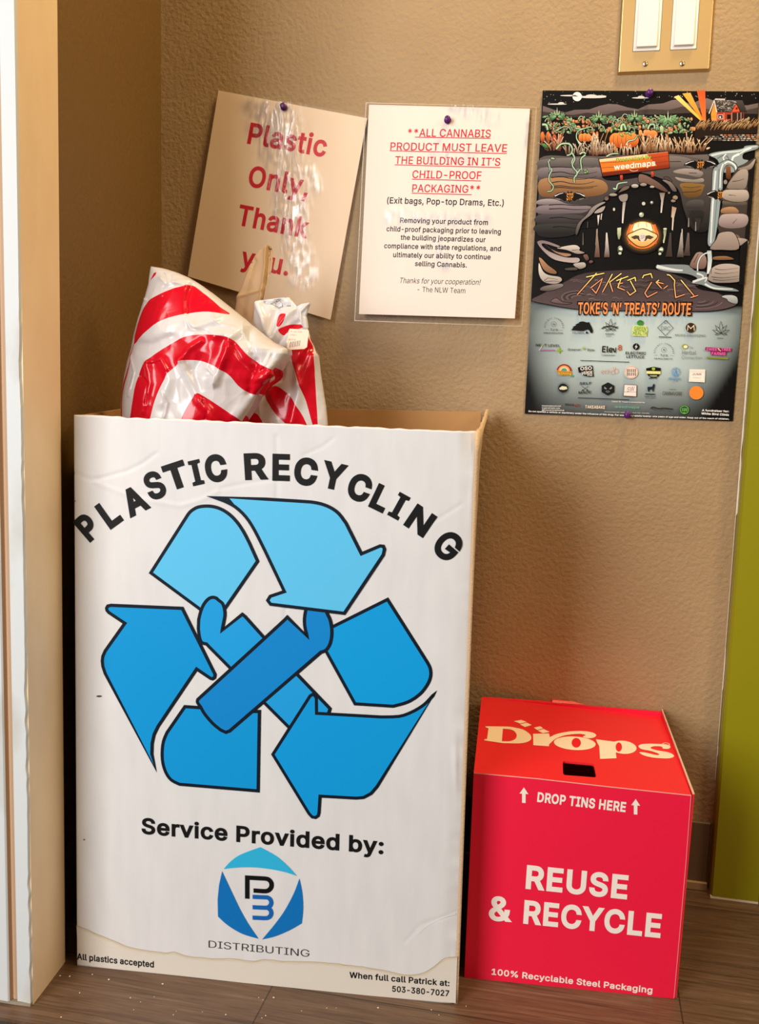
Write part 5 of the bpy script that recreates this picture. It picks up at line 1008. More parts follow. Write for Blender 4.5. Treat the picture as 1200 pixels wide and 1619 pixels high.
for pts, c_, w in (([(720, 705), (850, 675), (1000, 660), (1100, 625), (1180, 612)], '#c9d8da', 22), ([(780, 735), (860, 700), (900, 760), (860, 840)], '#5f6f74', 12), ([(1000, 690), (940, 720), (930, 780), (960, 830)], '#e6eff0', 24), ([(870, 690), (840, 730), (880, 790)], '#dbe7e8', 14), ([(1120, 630), (1060, 655), (1000, 690)], '#f0f6f6', 14)): A.line(spline(pts, 5), w, c_, 5, w2=w*.6)
A.crop(*A4)
fall = spline([(735, 130), (775, 80), (830, 40), (890, 20), (960, 55), (985, 110), (965, 160), (945, 100), (900, 72), (858, 95), (838, 180), (835, 320), (815, 440), (790, 640), (745, 860), (684, 860), (700, 640), (716, 420), (725, 310)], 4, True)
A.poly(fall, '#8d9da1', 9); A.line(fall, 6, '#0d1417', 10, True)
for pts, c_, w in (([(765, 130), (750, 300), (735, 500), (715, 850)], '#d5dcdd', 20), ([(800, 110), (790, 300), (770, 500), (745, 800)], '#66787d', 9), ([(840, 60), (815, 140), (808, 300)], '#e4eaea', 14), ([(850, 60), (895, 40), (955, 75), (968, 120)], '#e6ecec', 16), ([(735, 430), (722, 640)], '#e4eff0', 9)): A.line(spline(pts, 5), w, c_, 11, w2=w*.7)
A.poly(spline([(868, 95), (890, 82), (912, 95), (915, 205), (880, 210), (868, 190)], 3, True), '#8a5432', 12, col2='#4b2a18'); A.disc(862, 242, 18, 22, '#8f857c', 12); A.poly([(845, 260), (862, 210), (890, 215), (935, 160), (985, 100), (985, 130), (880, 290)], '#0c0a09', 11)
bat(A4, 612, 70, 172, 62, 12); bat(A4, 812, 372, 152, 64, 12, .22)
A.crop(*A4)
A.poly([(975, 105), (1165, -5), (1128, 420), (1098, 860), (735, 860), (800, 740), (780, 680), (830, 480), (835, 400), (850, 330), (875, 290)], '#4a423d', 12, col2='#3a332f'); A.poly([(1075, 140), (1165, -5), (1128, 420), (1098, 860), (1050, 860), (1085, 420)], '#17120f', 12)
for pts, c1_, c2_ in (([(985, 110), (1090, 75), (1160, 10), (1125, 105), (1050, 125)], '#b9aca4', '#7d716a'), ([(990, 135), (1085, 130), (1065, 295), (980, 310), (875, 292)], '#a99e95', '#7a7067'), ([(850, 328), (980, 320), (1080, 330), (1085, 420), (960, 440), (838, 402)], '#bdb2a9', '#867b72'), ([(838, 430), (960, 450), (1060, 440), (1060, 470), (860, 472)], '#6a6058', '#4b433d'),
                      ([(825, 510), (900, 490), (965, 500), (990, 550), (830, 552)], '#b58e6a', '#7d5d42'), ([(815, 580), (900, 560), (1075, 572), (1065, 680), (910, 705), (800, 672)], '#b5a6a6', '#776a68'), ([(790, 775), (860, 735), (960, 760), (1000, 800), (800, 802)], '#9b7d68', '#6a5242'), ([(745, 870), (830, 805), (1060, 808), (1062, 870)], '#ad9e95', '#8b7d74')):
    A.poly(spline(pts, 4, True), c1_, 14, col2=c2_)
for pts in ([(930, 238), (1000, 228), (1050, 210)], [(895, 372), (965, 378)], [(935, 655), (980, 610)]): A.line(pts, 6, '#1c1613', 16, w2=3)
# arch left side, cave interior
A.crop(*A3)
outl(spline([(772, 448), (690, 500), (630, 570), (540, 645), (490, 770), (470, 740), (500, 650), (580, 572), (640, 492), (735, 442)], 4, True), '#9b9290', 3, 5, '#3f3937')
outl(spline([(770, 480), (740, 540), (660, 555), (690, 515)], 4, True), '#a49b97', 3, 4)
for x, y, rx, ry, c_ in ((848, 370, 42, 17, '#b9b1ab'), (782, 405, 24, 24, '#6b4f44'), (1065, 282, 38, 22, '#d9d3cc'), (1150, 268, 36, 18, '#b5a79a')): outl(arc(x, y, rx, 0, 345, 14, ry), c_, 5, 5, '#6f6660')
outl(spline([(900, 350), (950, 290), (1010, 280), (1000, 310), (930, 340)], 3, True), '#6b5d54', 4, 4); outl(spline([(905, 380), (990, 360), (990, 420), (960, 440), (920, 430)], 3, True), '#8f8680', 4, 4)
A.poly([(945, 435), (975, 440), (958, 560), (948, 655), (936, 650), (938, 560)], '#9b938d', 4, col2='#eae6e2'); A.poly([(690, 575), (715, 570), (705, 640), (698, 675)], '#d9d3cf', 4); A.poly([(728, 560), (740, 555), (732, 620), (722, 615)], '#c9c2bc', 4)
A.poly([(682, 710), (694, 708), (696, 870), (672, 870)], '#9b8d80', 3, col2='#cfc4b8'); A.poly([(776, 790), (788, 790), (796, 870), (770, 870)], '#e6e2dc', 3); A.poly([(545, 750), (552, 750), (556, 870), (540, 870)], '#5a5450', 3); A.poly([(590, 640), (600, 640), (598, 700), (590, 700)], '#4a4542', 3)
A.poly([(890, 700), (928, 696), (925, 770), (912, 815), (898, 812), (890, 760)], '#cfdab8', 3, col2='#7d9068'); A.disc(857, 515, 11, 16, '#cfcdc8', 3); A.disc(1130, 568, 24, 24, '#9fae98', 3); A.disc(1124, 560, 11, 10, '#eef2e8', 4); A.disc(1152, 458, 17, 17, '#c9c8c2', 3)
# glowing jack-o-lantern eye
A.crop(*C1)
for r, c_ in ((106, '#17120c'), (100, '#241a10'), (94, '#3a2a17'), (88, '#5a4224')): A.disc(618, 768, r, r*.86, c_, 2, 40)
A.disc(618, 765, 80, 68, '#f0b866', 3, 40, col2='#e0762f'); A.disc(618, 730, 52, 30, '#fff4cf', 4, 30)
for s in (-1, 1):
    A.line(spline([(618+s*58, 712), (618+s*72, 760), (618+s*62, 808)], 5), 12, '#df6d33', 4); A.line(spline([(618+s*42, 703), (618+s*52, 735)], 4), 4, '#a35a2a', 5); A.line(spline([(618+s*18, 702), (618+s*22, 725)], 4), 3, '#c9a060', 5)
eye = spline([(541, 770), (575, 748), (618, 733), (662, 748), (694, 770), (655, 812), (617, 824), (580, 812)], 4, True)
A.poly(eye, '#ffe9b4', 5, col2='#f2a44e'); A.line(eye, 4.5, '#3a2412', 6, True)
A.disc(618, 764, 48, 26, '#f7e4b4', 6); 
p = [(-1, 0), (-.6, -.45), (-.2, -.3), (0, -.8), (.2, -.3), (.6, -.45), (1, 0), (.7, .5), (.45, .35), (.25, .9), (0, .7), (-.25, .9), (-.45, .35), (-.7, .5)]
A.poly([(617+x*58, 775+y*22) for x, y in p], '#4b4034', 7); A.poly([(600, 765), (617, 752), (634, 765), (630, 788), (617, 800), (604, 788)], '#ddd6cc', 8); A.text('SP', (607, 784), (628, 784), 18, '#8a8078', .01, 9)
for x, y in ((506, 832), (712, 838)): A.disc(x, y, 11, 14, '#9aa78f', 3); A.disc(x-2, y-3, 5, 6, '#eef2e8', 4)
# plank sign of the presenter
outl([(400, 386), (520, 374), (640, 358), (745, 347), (752, 430), (590, 452), (420, 473)], '#e57a2b', 20, 4)
A.poly([(402, 387), (744, 349), (746, 366), (405, 401)], '#fbd0a0', 21); A.poly([(418, 452), (600, 432), (751, 412), (752, 429), (590, 451), (421, 471)], '#8e3316', 21, col2='#6a2410'); A.poly([(640, 362), (744, 350), (751, 412), (690, 420)], '#c64f26', 21, col2='#9a3a1c')
A.line([(410, 405), (500, 400), (745, 370)], 2.2, '#7a2f12', 22); A.line([(408, 430), (600, 418), (750, 396)], 2.2, '#7a2f12', 22)
for x, y in ((512, 478), (666, 460)): A.line([(x, y-12), (x+2, y+16)], 13, '#d9532f', 19, col2='#7a2414')
A.text('Presented By', (487, 401), (664, 384), 19, '#1c2410', .075, 23); A.text('Presented By', (489, 400), (662, 383), 17, '#a9cf52', .03, 24)
A.text('weedmaps', (476, 440), (682, 418), 27, '#fff7ee', .035, 24); A.line(arc(575, 436, 22, 160, 20, 8, 10), 3, '#f0b8a0', 24)
# foreground left rocks, ground, stream
A.crop(*C2)
isl = spline([(66, 300), (120, 268), (220, 215), (330, 165), (560, 148), (700, 150), (850, 200), (900, 245), (1000, 265), (1085, 312), (1060, 335), (980, 352), (860, 356), (500, 352), (300, 346), (150, 322)], 4, True)
A.poly(isl, '#3d3334', 2, col2='#584a4c'); A.line(isl[len(isl)*8//16:], 4, '#0d0a0a', 3)
for _ in range(46):
    x, y = RN.uniform(250, 900), RN.uniform(195, 335); l = RN.uniform(30, 110); A.line(spline([(x, y), (x+l*.3, y-4), (x+l*.6, y+3), (x+l, y)], 3), RN.uniform(2, 6), RN.choice(['#6d5e5f', '#1f1818', '#2a2122', '#7d6d6d']), 3+RN.randint(0, 1), w2=1)
for k in range(5): A.line(arc(300, 285, 34+k*13, 150, 290, 10, 8+k*6), 3, ('#7a6a6c', '#241c1c')[k % 2], 5); A.line(arc(900, 300, 30+k*22, 10, 100, 8, 10+k*8), 3, ('#7a6a6c', '#241c1c')[k % 2], 5)
A.crop(*A5)
for pts, c1_, c2_ in (([(122, 92), (150, 66), (220, 72), (350, 122), (330, 138), (200, 100), (170, 112), (240, 172), (400, 232), (530, 238), (545, 275), (480, 292), (300, 262), (190, 182)], '#7d6f74', '#b5a9a6'), ([(222, 130), (330, 180), (450, 198), (456, 220), (400, 228), (330, 205)], '#8f6a5c', '#a8806a'),
                      ([(318, 146), (380, 126), (500, 110), (550, 140), (545, 165), (600, 190), (520, 202), (420, 165)], '#d3cac2', '#8d837d'), ([(480, 302), (590, 284), (606, 330), (540, 352)], '#c4bcb5', '#7b736d'), ([(400, 345), (510, 335), (520, 362), (420, 366)], '#5a5350', '#3d3836'),
                      ([(138, 245), (165, 243), (230, 310), (312, 372), (308, 402), (240, 392), (180, 350)], '#b58a64', '#7a5a42'), ([(140, 285), (182, 372), (240, 410), (350, 430), (368, 470), (300, 502), (190, 482), (138, 400)], '#e2dad2', '#9b918b'), ([(190, 522), (360, 496), (376, 530), (250, 572), (150, 562)], '#8b827d', '#4a4341'),
                      ([(580, 215), (620, 205), (640, 250), (610, 270)], '#7a5c54', '#4b3834'), ([(636, 275), (665, 262), (682, 282), (650, 298)], '#7a5c54', '#4b3834'), ([(260, 680), (310, 640), (380, 680), (470, 690), (400, 705)], '#7a6468', '#5a4a4c')):
    outl(spline(pts, 4, True), c1_, 6, 5, c2_)
for pts in ([(190, 470), (230, 440), (330, 455)], [(200, 478), (290, 470), (355, 478)], [(200, 100), (300, 190), (420, 235)], [(470, 165), (540, 160)]): A.line(pts, 6, '#3a322f', 8, w2=3)
for x, c_ in ((718, '#a08a7a'), (815, '#e2ded8')): A.poly([(x-6, -10), (x+6, -10), (x+22, 140), (x+30, 235), (x-26, 235), (x-14, 140)], c_, 4, col2='#5a3f36')
A.disc(950, 160, 26, 26, '#56604e', 4); A.disc(955, 152, 18, 14, '#e9eee0', 5); A.disc(948, 195, 16, 14, '#c9d2bf', 5); A.disc(945, 172, 12, 9, '#2c3228', 6)
A.crop(*A6)
A.disc(280, 165, 26, 26, '#56604e', 4); A.disc(284, 158, 18, 14, '#e9eee0', 5); A.disc(272, 200, 15, 12, '#c9d2bf', 5); A.disc(280, 176, 12, 9, '#2c3228', 6)
for x, c_, y1 in ((480, '#b9b3ad', 235), (545, '#6d625c', 220), (368, '#4a4340', 230)): A.poly([(x+2, -10), (x+18, -10), (x+22, 150), (x+30, y1), (x-40, y1), (x-22, 150)], c_, 4, col2='#3a2f2a')
st_ = spline([(228, 325), (270, 308), (420, 304), (560, 312), (620, 365), (735, 385), (752, 470), (850, 515), (1000, 540), (1062, 575), (930, 572), (800, 556), (690, 512), (580, 490), (640, 450), (600, 420), (520, 400), (380, 387), (260, 360)], 4, True)
A.poly(st_, '#7f8a8e', 7); A.line(st_, 6, '#0d0f10', 8, True)
for pts, w in (([(240, 325), (330, 345), (430, 362), (500, 365)], 34), ([(600, 480), (690, 450), (740, 440), (720, 480)], 24), ([(720, 500), (800, 540), (900, 550), (1000, 552)], 20), ([(640, 395), (700, 420), (690, 450)], 22)): A.line(spline(pts, 5), w, '#d3dcdd', 9, w2=w*.4)
p2_ = spline([(885, 630), (920, 612), (1000, 612), (1045, 640), (1040, 700), (960, 680), (935, 650)], 4, True); A.poly(p2_, '#b9c0c0', 7, col2='#83898a'); A.line(p2_, 5, '#0d0f10', 8, True)
outl(spline([(568, 310), (600, 240), (640, 186), (700, 188), (740, 255), (722, 345), (640, 352), (590, 340)], 4, True), '#a38a80', 8, 6, '#6a5048'); A.line([(655, 200), (610, 290)], 6, '#2c201c', 10)
A.line(spline([(648, 372), (650, 300), (680, 230), (730, 195), (780, 190)], 5), 20, '#0d1214', 10); A.line(spline([(648, 372), (650, 300), (680, 230), (730, 195), (780, 190)], 5), 13, '#c9d8da', 11)
A.poly([(742, 170), (785, 168), (792, 260), (775, 400), (740, 400), (750, 260)], '#a9bcc0', 10, col2='#dbe6e7'); A.line([(792, 180), (798, 270), (780, 400)], 5, '#0d1214', 11)
for pts, c1_, c2_ in (([(770, 150), (830, 60), (870, -10), (1010, -10), (1060, 150), (880, 162)], '#a89a91', '#857870'), ([(810, 228), (940, 222), (1010, 258), (815, 262)], '#9b7350', '#5d4430'), ([(750, 440), (800, 332), (930, 296), (1080, 330), (1085, 470), (850, 492), (765, 470)], '#b9aca4', '#857a73')):
    outl(spline(pts, 4, True), c1_, 10, 6, c2_)
for y in (350, 390, 430, 455): A.line(spline([(800+RN.uniform(-20, 60), y), (900, y+10), (1060, y-8)], 4), 7, '#2c2522', 12, w2=2)
A.poly([(1075, 120), (1150, 60), (1110, 520), (1060, 500)], '#12100e', 13)
A.build('printed_scene', posterink, pps)

# lettering
Q = Art(PP, .0026)
def scratch(crop, strokes):
    Q.crop(*crop)
    for s in strokes:
        Q.line(s, 26, '#0d0808', 0)
        Q.line(s, 10, '#f6e88a' if s[0][1] < 480 else '#f3a878', 1, col2='#f09a6c' if s[-1][1] > 480 else '#f6e070')
scratch(A5, ([(612, 432), (790, 393)], [(715, 392), (522, 608)], [(655, 540), (772, 448), (742, 528), (708, 592), (668, 548)], [(872, 402), (772, 585)], [(962, 396), (845, 482), (876, 578)], [(912, 468), (1030, 424)], [(962, 440), (926, 536), (995, 562)], [(925, 500), (978, 490)], [(1105, 474), (1098, 436), (1022, 466)], [(1050, 468), (1105, 572), (1048, 612), (1018, 575)]))
scratch(A6, ([(98, 442), (112, 415), (182, 398), (196, 442)], [(190, 482), (122, 592), (148, 632), (245, 582)], [(262, 462), (235, 484), (290, 545)], [(240, 482), (308, 498)], [(348, 518), (308, 548)], [(342, 408), (372, 414), (420, 466), (416, 515), (430, 636), (520, 604)], [(482, 462), (612, 618)], [(578, 636), (652, 614)]))
Q.c = (0, 0, 1)
for x, y, t_, p1 in ((913.5, 497, 'TOKE’S ‘N’ TREATS’ ROUTE', (1091.5, 498.5)),):
    Q.text(t_, (x-2, y+1.8), (p1[0]+2, p1[1]+1.8), 23, '#120808', .10, 2); Q.text(t_, (x, y-.5), (p1[0], p1[1]-.5), 18.5, '#f08048', .042, 4)
    Q.text(t_, (x, y-.5), (p1[0], p1[1]-.5), 18.5, '#f39a55', .012, 5)
Q.build('title_lettering', posterink, pps); Q = Art(PP, .0026)
A7, A8 = (825, 495, 6.667), (995, 495, 6.667)
K1 = '#151515'
def tx(t_, p0, p1, cap, col=K1, w=.02, lv=0): Q.text(t_, p0, p1, cap, col, w, lv)
def arctext(t_, cx, cy, r, a0, a1, h, col=K1):
    for i, ch in enumerate(t_):
        if ch == ' ': continue
        a = math.radians(a0+(a1-a0)*i/(len(t_)-1)); x, y = cx+r*math.cos(a), cy+r*math.sin(a); u = (-math.sin(a), math.cos(a))
        Q.text(ch, (x-u[0]*h*.35, y-u[1]*h*.35), (x+u[0]*h*.35, y+u[1]*h*.35), h, col, .02)
def cleaf(cx, cy, r, col=K1):
    for a, k in ((-90, 1), (-55, .82), (-125, .82), (-22, .75), (-158, .75), (12, .5), (168, .5)):
        t = math.radians(a); u = (math.cos(t), math.sin(t)); n = (-u[1], u[0]); l = r*k
        Q.line([(cx, cy), (cx+u[0]*l*.5+n[0]*l*.16, cy+u[1]*l*.5+n[1]*l*.16), (cx+u[0]*l, cy+u[1]*l), (cx+u[0]*l*.5-n[0]*l*.16, cy+u[1]*l*.5-n[1]*l*.16)], 5, col, 0, True)
Q.crop(*A7)
arctext('QUALITY CANNABIS', 337, 150, 90, -178, 2, 15); Q.disc(337, 118, 28, 27, K1, 0, 24, .92); Q.disc(337, 118, 8, 8, '#5a6466', 0); tx("TJ'S", (298, 186), (378, 190), 22); Q.line([(245, 178), (285, 178)], 2, K1); Q.line([(390, 182), (432, 182)], 2, K1); tx('PROVISIONS', (232, 218), (430, 220), 15)
Q.poly([(520, 182), (545, 150), (530, 150), (575, 128), (560, 125), (610, 100), (590, 98), (640, 88), (690, 100), (712, 95), (715, 112), (735, 145), (750, 190), (742, 212), (725, 212), (712, 185), (690, 172), (670, 180), (640, 190)], K1); tx('TALARIA', (528, 218), (655, 220), 20, K1, 0); Q.poly([(683, 192), (698, 208), (685, 222), (670, 208)], K1)
cleaf(935, 175, 112); Q.line([(840, 165), (880, 145), (940, 135), (1010, 160)], 12, '#2a2a2a', 1); tx('KINDREE', (880, 228), (970, 230), 16); tx('EST', (890, 248), (945, 249), 9, K1, .01)
tx('NE', (147, 350), (203, 351), 26, '#1b1b1b', .03); Q.line([(205, 352), (240, 318)], 7, '#86a83e', 1); tx('T LEVEL', (238, 353), (402, 358), 26, '#1b1b1b', .03); Q.line([(180, 395), (215, 350)], 4, '#d9d9d9'); Q.line([(190, 392), (350, 392)], 9, '#a2549c'); Q.line([(395, 365), (395, 425)], 16, '#86a83e', 1); Q.line([(368, 394), (425, 396)], 16, '#86a83e', 1)
tx('Greener', (483, 396), (620, 398), 24, '#3f4a48', .03); tx('Ride', (690, 400), (764, 403), 24, '#3f4a48', .03)
for a in (-150, -120, -90, -60, -30): Q.line([(655, 385), (655+34*math.cos(math.radians(a)), 385+34*math.sin(math.radians(a)))], 8, '#8ea83a', 0, w2=2)
tx('Ele', (843, 414), (955, 417), 68, '#101010', .035); Q.poly([(955, 370), (968, 370), (985, 417), (972, 417)], '#101010'); Q.poly([(985, 368), (995, 362), (990, 418), (982, 417)], '#101010'); tx('8', (1010, 395), (1052, 396), 60, '#b2502c', .03); tx('CANNABIS', (840, 450), (980, 453), 14)
Q.line([(615, 500), (1130, 517)], 7, '#22282c'); Q.line([(590, 892), (1130, 913)], 7, '#1a1e22')
for r, c_ in ((78, '#8c2e22'), (62, '#e9a06a'), (46, '#e8cf9a'), (32, '#4a9a90')): Q.poly([(446+r*math.cos(math.radians(a)), 612+r*.95*math.sin(math.radians(a))) for a in range(180, 361, 10)], c_, 1 if r > 70 else 2 if r > 60 else 3 if r > 40 else 4)
Q.poly([(362, 602), (525, 615), (522, 658), (400, 655)], '#d9a23a', 3); tx('Rainbow', (372, 628), (520, 636), 22, '#a8541c', .03, 4); tx('Haze', (400, 652), (505, 656), 18, '#5a7a2a', .03, 4); Q.poly([(505, 655), (545, 652), (540, 672), (512, 672)], '#4a9a70', 3)
Q.poly([(590, 575), (640, 560), (745, 553), (752, 620), (758, 672), (690, 668), (640, 655), (640, 630), (600, 628)], '#181818'); tx('OSO', (618, 605), (738, 598), 38, '#f1efe8', .04, 2); tx('VERDE', (632, 650), (745, 640), 32, '#f1efe8', .04, 2); tx('DE', (690, 660), (745, 662), 14, '#f1efe8', .04, 3)
tx('ech', (830, 637), (925, 640), 48, '#d59a86', -.006); Q.disc(955, 625, 22, 22, '#d59a86', 0, 20, .8); Q.disc(990, 612, 26, 26, '#d59a86', 0, 20, .82); Q.disc(968, 580, 16, 16, '#e4b39a', 0, 20, .7)
Q.disc(1152, 623, 72, 68, '#e8d6c8', 0, 36); Q.disc(1152, 623, 66, 62, '#b06a58', 1, 36, .95)
for x in (1112, 1130, 1152, 1174, 1194): Q.line([(x, 590), (x, 660)], 9, '#4a3a34', 2)
Q.line([(1112, 625), (1194, 628)], 6, '#e8d6c8', 3)
Q.disc(435, 790, 62, 62, '#55605f', 0, 30, .94); Q.disc(435, 790, 50, 48, '#1b1d1e', 1); Q.poly([(395, 790), (425, 770), (470, 775), (480, 800), (440, 810), (400, 805)], '#d9d9c0', 2)
tx('SELF', (608, 755), (735, 752), 26, '#1c1c1c', .03); tx('MADE', (598, 852), (730, 848), 28, '#1c1c1c', .03); Q.line([(632, 770), (700, 820)], 4, '#1c1c1c'); Q.line([(700, 770), (632, 820)], 4, '#1c1c1c'); Q.disc(690, 812, 8, 8, '#1c1c1c'); Q.disc(642, 814, 8, 8, '#1c1c1c')
Q.poly([(908, 730), (975, 765), (973, 835), (904, 868), (840, 832), (841, 764)], '#1a1c1e'); Q.poly([(868, 775), (895, 795), (890, 805), (868, 795)], '#8d9494', 1); Q.poly([(948, 775), (922, 795), (928, 805), (948, 795)], '#8d9494', 1); Q.line([(885, 825), (905, 818), (925, 828), (905, 838)], 4, '#8d9494', 1, True)
Q.poly([(1080, 752), (1210, 760), (1206, 880), (1070, 872)], '#f0e2dc'); Q.line([(1080, 752), (1210, 760), (1206, 880), (1070, 872)], 5, '#2a2626', 1, True); Q.text('SW', (1110, 830), (1195, 815), 46, '#2a2626', -.008, 1, .3); Q.line([(1072, 832), (1208, 832)], 3, '#2a2626', 1)
Q2 = Art(PP, .0026); Q2.crop(*A7); Q, Qk = Q2, Q
for i in range(3): tx(('tokesntreatsroute.com', 'eugenetreats.com', '@tokesntreatseug')[i], (212, 983+i*22), ((412, 402, 445)[i], 986+i*22), 13, '#f1f1ee', .035)
tx('TREEHOUSE', (450, 975), (548, 978), 22, '#120c0c', .03); tx('420', (550, 985), (608, 988), 28, '#8c2424', .03); tx('TAKEABAKE', (664, 1006), (878, 1012), 38, '#3a2c1c', .08, 0); tx('TAKEABAKE', (666, 1004), (876, 1010), 34, '#f0e3cf', .035, 2)
tx("Tokes ‘N’ Treats is presented by", (945, 938), (1296, 948), 13, '#e9ebe9', .02); tx('weedmaps', (978, 1000), (1236, 1006), 28, '#6fb3a0', .02)
tx('Promotional use only, not for resale', (872, 1045), (1342, 1060), 10, '#d9d9d6', .02)
tx('Do not operate a vehicle or machinery under the influence of this drug. For use', (72, 1042), (1075, 1085), 17, '#f6f6f3', .04)
tx('by adults twenty-one years of age and older. Keep out of the reach of children.', (1148, 1088), (2182, 1124), 17, '#f6f6f3', .04)
Q = Qk; Q.crop(*A8)
Q.poly([(40, 140), (60, 130), (180, 138), (190, 180), (182, 246), (30, 240), (28, 175)], '#cfe089'); Q.disc(113, 105, 34, 30, '#3f8a3a', 1); Q.line([(90, 100), (113, 82), (138, 100)], 4, '#1f4a1f', 2); tx('GREEN', (48, 186), (172, 192), 46, '#6a8f22', .03, 2); tx('HEALTH', (36, 232), (182, 236), 44, '#6a8f22', .03, 2)
Q.line([(382, 78), (460, 158), (378, 240), (296, 156)], 5, '#2a3236', 0, True); tx('DRC', (330, 182), (425, 186), 44, '#4a5558', -.014); Q.disc(382, 95, 18, 18, '#2a3236', 0, 18, .8); Q.line([(308, 252), (440, 256)], 8, '#2a3236')
Q.disc(645, 156, 53, 52, '#3a2818', 0, 36); Q.line([(612, 185), (616, 132), (645, 165), (678, 132), (682, 185)], 8, '#e9ddcc', 1); tx('MOSS CROSSING', (480, 245), (798, 252), 24, '#4a5052', -.004)
cleaf(962, 215, 126); tx('GRO', (920, 270), (985, 272), 11)
Q.disc(70, 355, 36, 36, '#121212', 0, 10); Q.poly([(80, 325), (55, 360), (70, 362), (58, 388), (88, 352), (72, 350)], '#cfd9d9', 1); Q.crop(*A7); tx('ELECTRIC', (1092, 436), (1305, 440), 30, '#101010', .04); tx('LETTUCE', (1100, 474), (1288, 479), 30, '#101010', .04); Q.crop(*A8)
arctext('QUALITY CANNABIS', 362, 420, 92, -178, 2, 15); Q.disc(362, 388, 28, 27, K1, 0, 24, .92); Q.disc(362, 388, 8, 8, '#5a6466'); tx("TJ'S", (322, 455), (400, 459), 22); Q.line([(255, 445), (292, 446)], 2, K1); Q.line([(425, 450), (465, 451)], 2, K1); tx('ON WILLAMETTE', (258, 487), (450, 492), 15)
Q.disc(583, 352, 32, 26, '#9aa23e', 0, 20); Q.disc(590, 356, 20, 15, '#f0efe0', 1); tx('The', (625, 376), (665, 378), 26, '#5a6a58', -.01); tx('Herbal', (552, 435), (698, 440), 44, '#5a6460', -.012); tx('Connection', (548, 482), (758, 488), 32, '#6a7470', -.014)
Q.poly([(798, 360), (1078, 372), (1072, 405), (1020, 410), (1015, 450), (855, 444), (850, 402), (796, 395)], '#7d1f5a'); tx('SWEET TREE', (806, 396), (1066, 400), 30, '#ee6fae', .03, 2); tx('FARMS', (862, 442), (1008, 446), 32, '#ee6fae', .03, 2); Q.line([(812, 470), (1038, 480)], 18, '#7d8a2c'); Q.line([(930, 372), (960, 402)], 8, '#c9d56a', 4)
Q.poly([(175, 582), (255, 566), (330, 580), (326, 640), (300, 672), (205, 668), (180, 640)], '#141511'); Q.poly([(178, 610), (328, 614), (326, 644), (180, 640)], '#dfe39a', 1); Q.disc(253, 588, 18, 15, '#a9c23a', 1); tx('FARMS', (215, 668), (290, 670), 14, '#dfe39a', .03, 2); Q.line([(205, 690), (290, 675)], 7, '#141511'); Q.line([(290, 690), (215, 674)], 7, '#141511')
Q.disc(486, 620, 48, 50, '#79a7cf', 0, 30, .9); Q.poly([(486, 580), (500, 640), (515, 662), (458, 660), (474, 638)], '#5f95c6', 1); 
for a in range(0, 360, 45): Q.disc(486+32*math.cos(math.radians(a)), 615+32*math.sin(math.radians(a)), 8, 8, '#79a7cf', 1, 10)
tx('magic', (408, 706), (540, 710), 36, '#5f95c6', .02)
Q.poly([(634, 593), (798, 596), (792, 730), (624, 722)], '#f6efe6'); Q.line([(645, 605), (788, 608), (782, 718), (636, 712)], 3, '#d9c6b4', 1, True); tx('JUNK', (660, 655), (760, 657), 24, '#8a6a52', .03, 2); tx('PUNCH', (668, 690), (748, 692), 18, '#b9a08a', -.01, 2); Q.line([(650, 618), (780, 622)], 3, '#b9a08a', 2)
Q.poly([(188, 778), (240, 775), (248, 750), (262, 746), (266, 760), (258, 800), (252, 828), (243, 828), (240, 805), (210, 805), (206, 830), (196, 830), (190, 800)], '#1d2a33'); Q.line([(165, 852), (270, 856)], 11, '#1d2a33'); tx('EAST FORK', (160, 884), (278, 888), 14, '#3a444a'); tx('CULTIVARS', (172, 898), (268, 901), 8, '#4a5358')
tx('CANNAVORE', (346, 862), (550, 868), 38, '#3a3632', .01); tx('OREGON', (415, 808), (486, 810), 9, '#3a3632')
Q.disc(704, 840, 74, 71, '#ee8a34', 0, 44)
Q, Qk = Q2, Q; Q.crop(*A8)
Q.line(spline([(222, 1005), (250, 990), (300, 1005), (360, 1000), (455, 1012)], 4), 9, '#26282a'); tx('rogue genetics', (222, 1012), (455, 1020), 22, '#26282a', .0); tx('Farms Cannabis', (258, 1032), (445, 1040), 10, '#3a3c3e', .0)
Q.disc(578, 1018, 52, 50, '#2c5a2c', 0, 36); Q.disc(578, 1018, 46, 44, '#6db455', 1, 36, .86); tx('100', (552, 1030), (606, 1033), 30, '#8fc97a', .02, 2); Q.disc(576, 1053, 12, 8, '#6db455', 2)
tx('A fundraiser for:', (762, 1034), (1046, 1046), 22, '#f6f6f3', .05); tx('White Bird Clinic', (755, 1068), (1048, 1084), 24, '#f6f6f3', .05)
Q.build('fine_print', posterink, pps); Qk.build('sponsor_logos', posterink, pps)

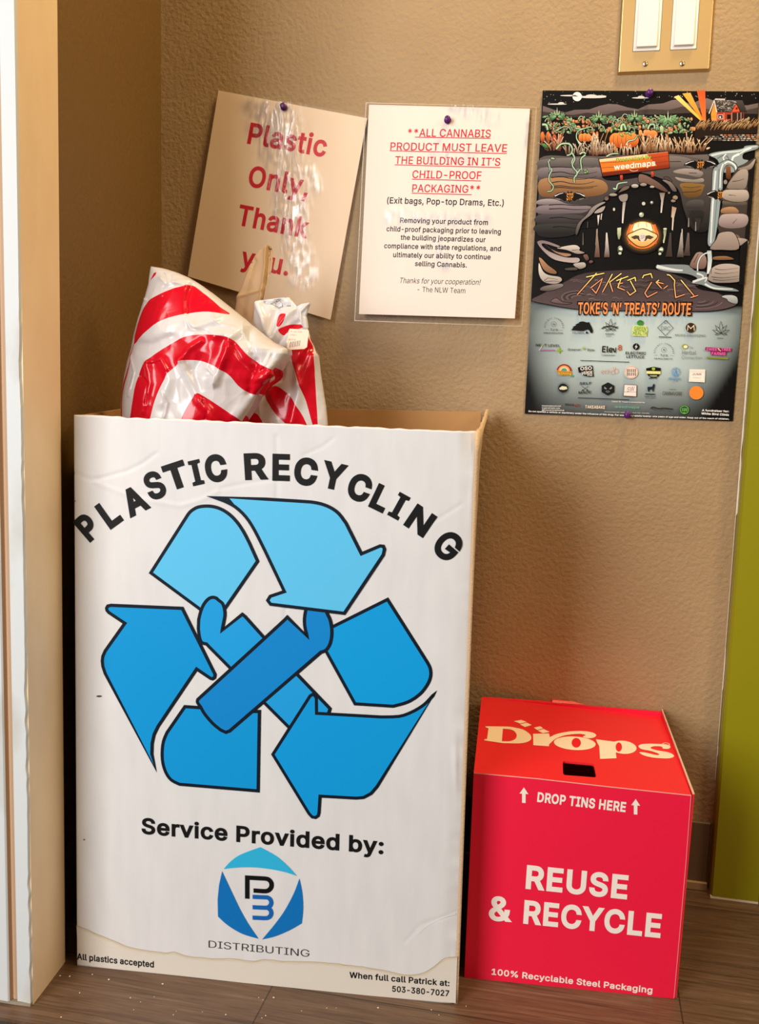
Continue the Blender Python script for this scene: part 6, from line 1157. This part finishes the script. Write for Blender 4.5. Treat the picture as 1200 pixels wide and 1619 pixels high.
# ------------------------------------------------------------------ push pins
pinm = mat('purple_pin_plastic', (.085, .012, .15), .3)
pin0 = None
for (x, y), lab, yy in (((447.5, 168.5), 'purple push pin at the top of the tilted large-lettered sign', -.0065), ((707, 189), 'purple push pin at the top of the notice with the red heading', -.0075), ((1026.5, 147), 'purple push pin at the top edge of the dark poster', -.0032), ((991.5, 656), 'dark purple push pin at the bottom edge of the dark poster', -.0032)):
    p = hit(x, y, 1, yy-.004)
    if pin0 is None:
        pin0 = lathe('push_pin', [(.0046, 0), (.0048, .0006), (.0044, .0012), (.0023, .0020), (.0021, .0058), (.0032, .0072), (.0040, .0080), (.0038, .0090), (.0020, .0094)], pinm, 24); o = pin0
    else: o = pin0.copy(); COL.objects.link(o)
    o.location = (p.x, yy, p.z); o.rotation_euler = (math.pi/2-.05, 0, .12)
    o['label'] = lab; o['category'] = 'push pin'; o['group'] = 'purple push pins on the wall'
# ------------------------------------------------------------------ crumbs on the floor
vs, fs = [], []
RC = random.Random(3)
spots = [(95, 1543), (110, 1544), (146, 1541), (172, 1549), (257, 1556), (206, 1578), (274, 1605), (320, 1600), (694, 1605), (737, 1591), (682, 1597), (420, 1606), (126, 1570)]+[(RC.uniform(90, 600), RC.uniform(1575, 1615)) for _ in range(14)]
for x, y in spots:
    p = hit(x, y, 2, 0); r = RC.uniform(.0006, .0014); b_ = len(vs)
    for dx, dy, dz in ((1, 0, .3), (-1, .2, .3), (0, 1, .4), (.1, -1, .3), (0, 0, 1.1), (0, 0, 0)): vs.append((p.x+dx*r*RC.uniform(.7, 1.2), p.y+dy*r, .0001+r*dz*.7))
    for f in ((0, 2, 4), (2, 1, 4), (1, 3, 4), (3, 0, 4), (2, 0, 5), (1, 2, 5), (3, 1, 5), (0, 3, 5)): fs.append([b_+i for i in f])
o = mesh('crumbs', vs, fs, mat('pale_crumb', (.75, .66, .52), .8)); o['kind'] = 'stuff'; o['label'] = 'pale crumbs scattered on the plank floor'; o['category'] = 'crumbs'
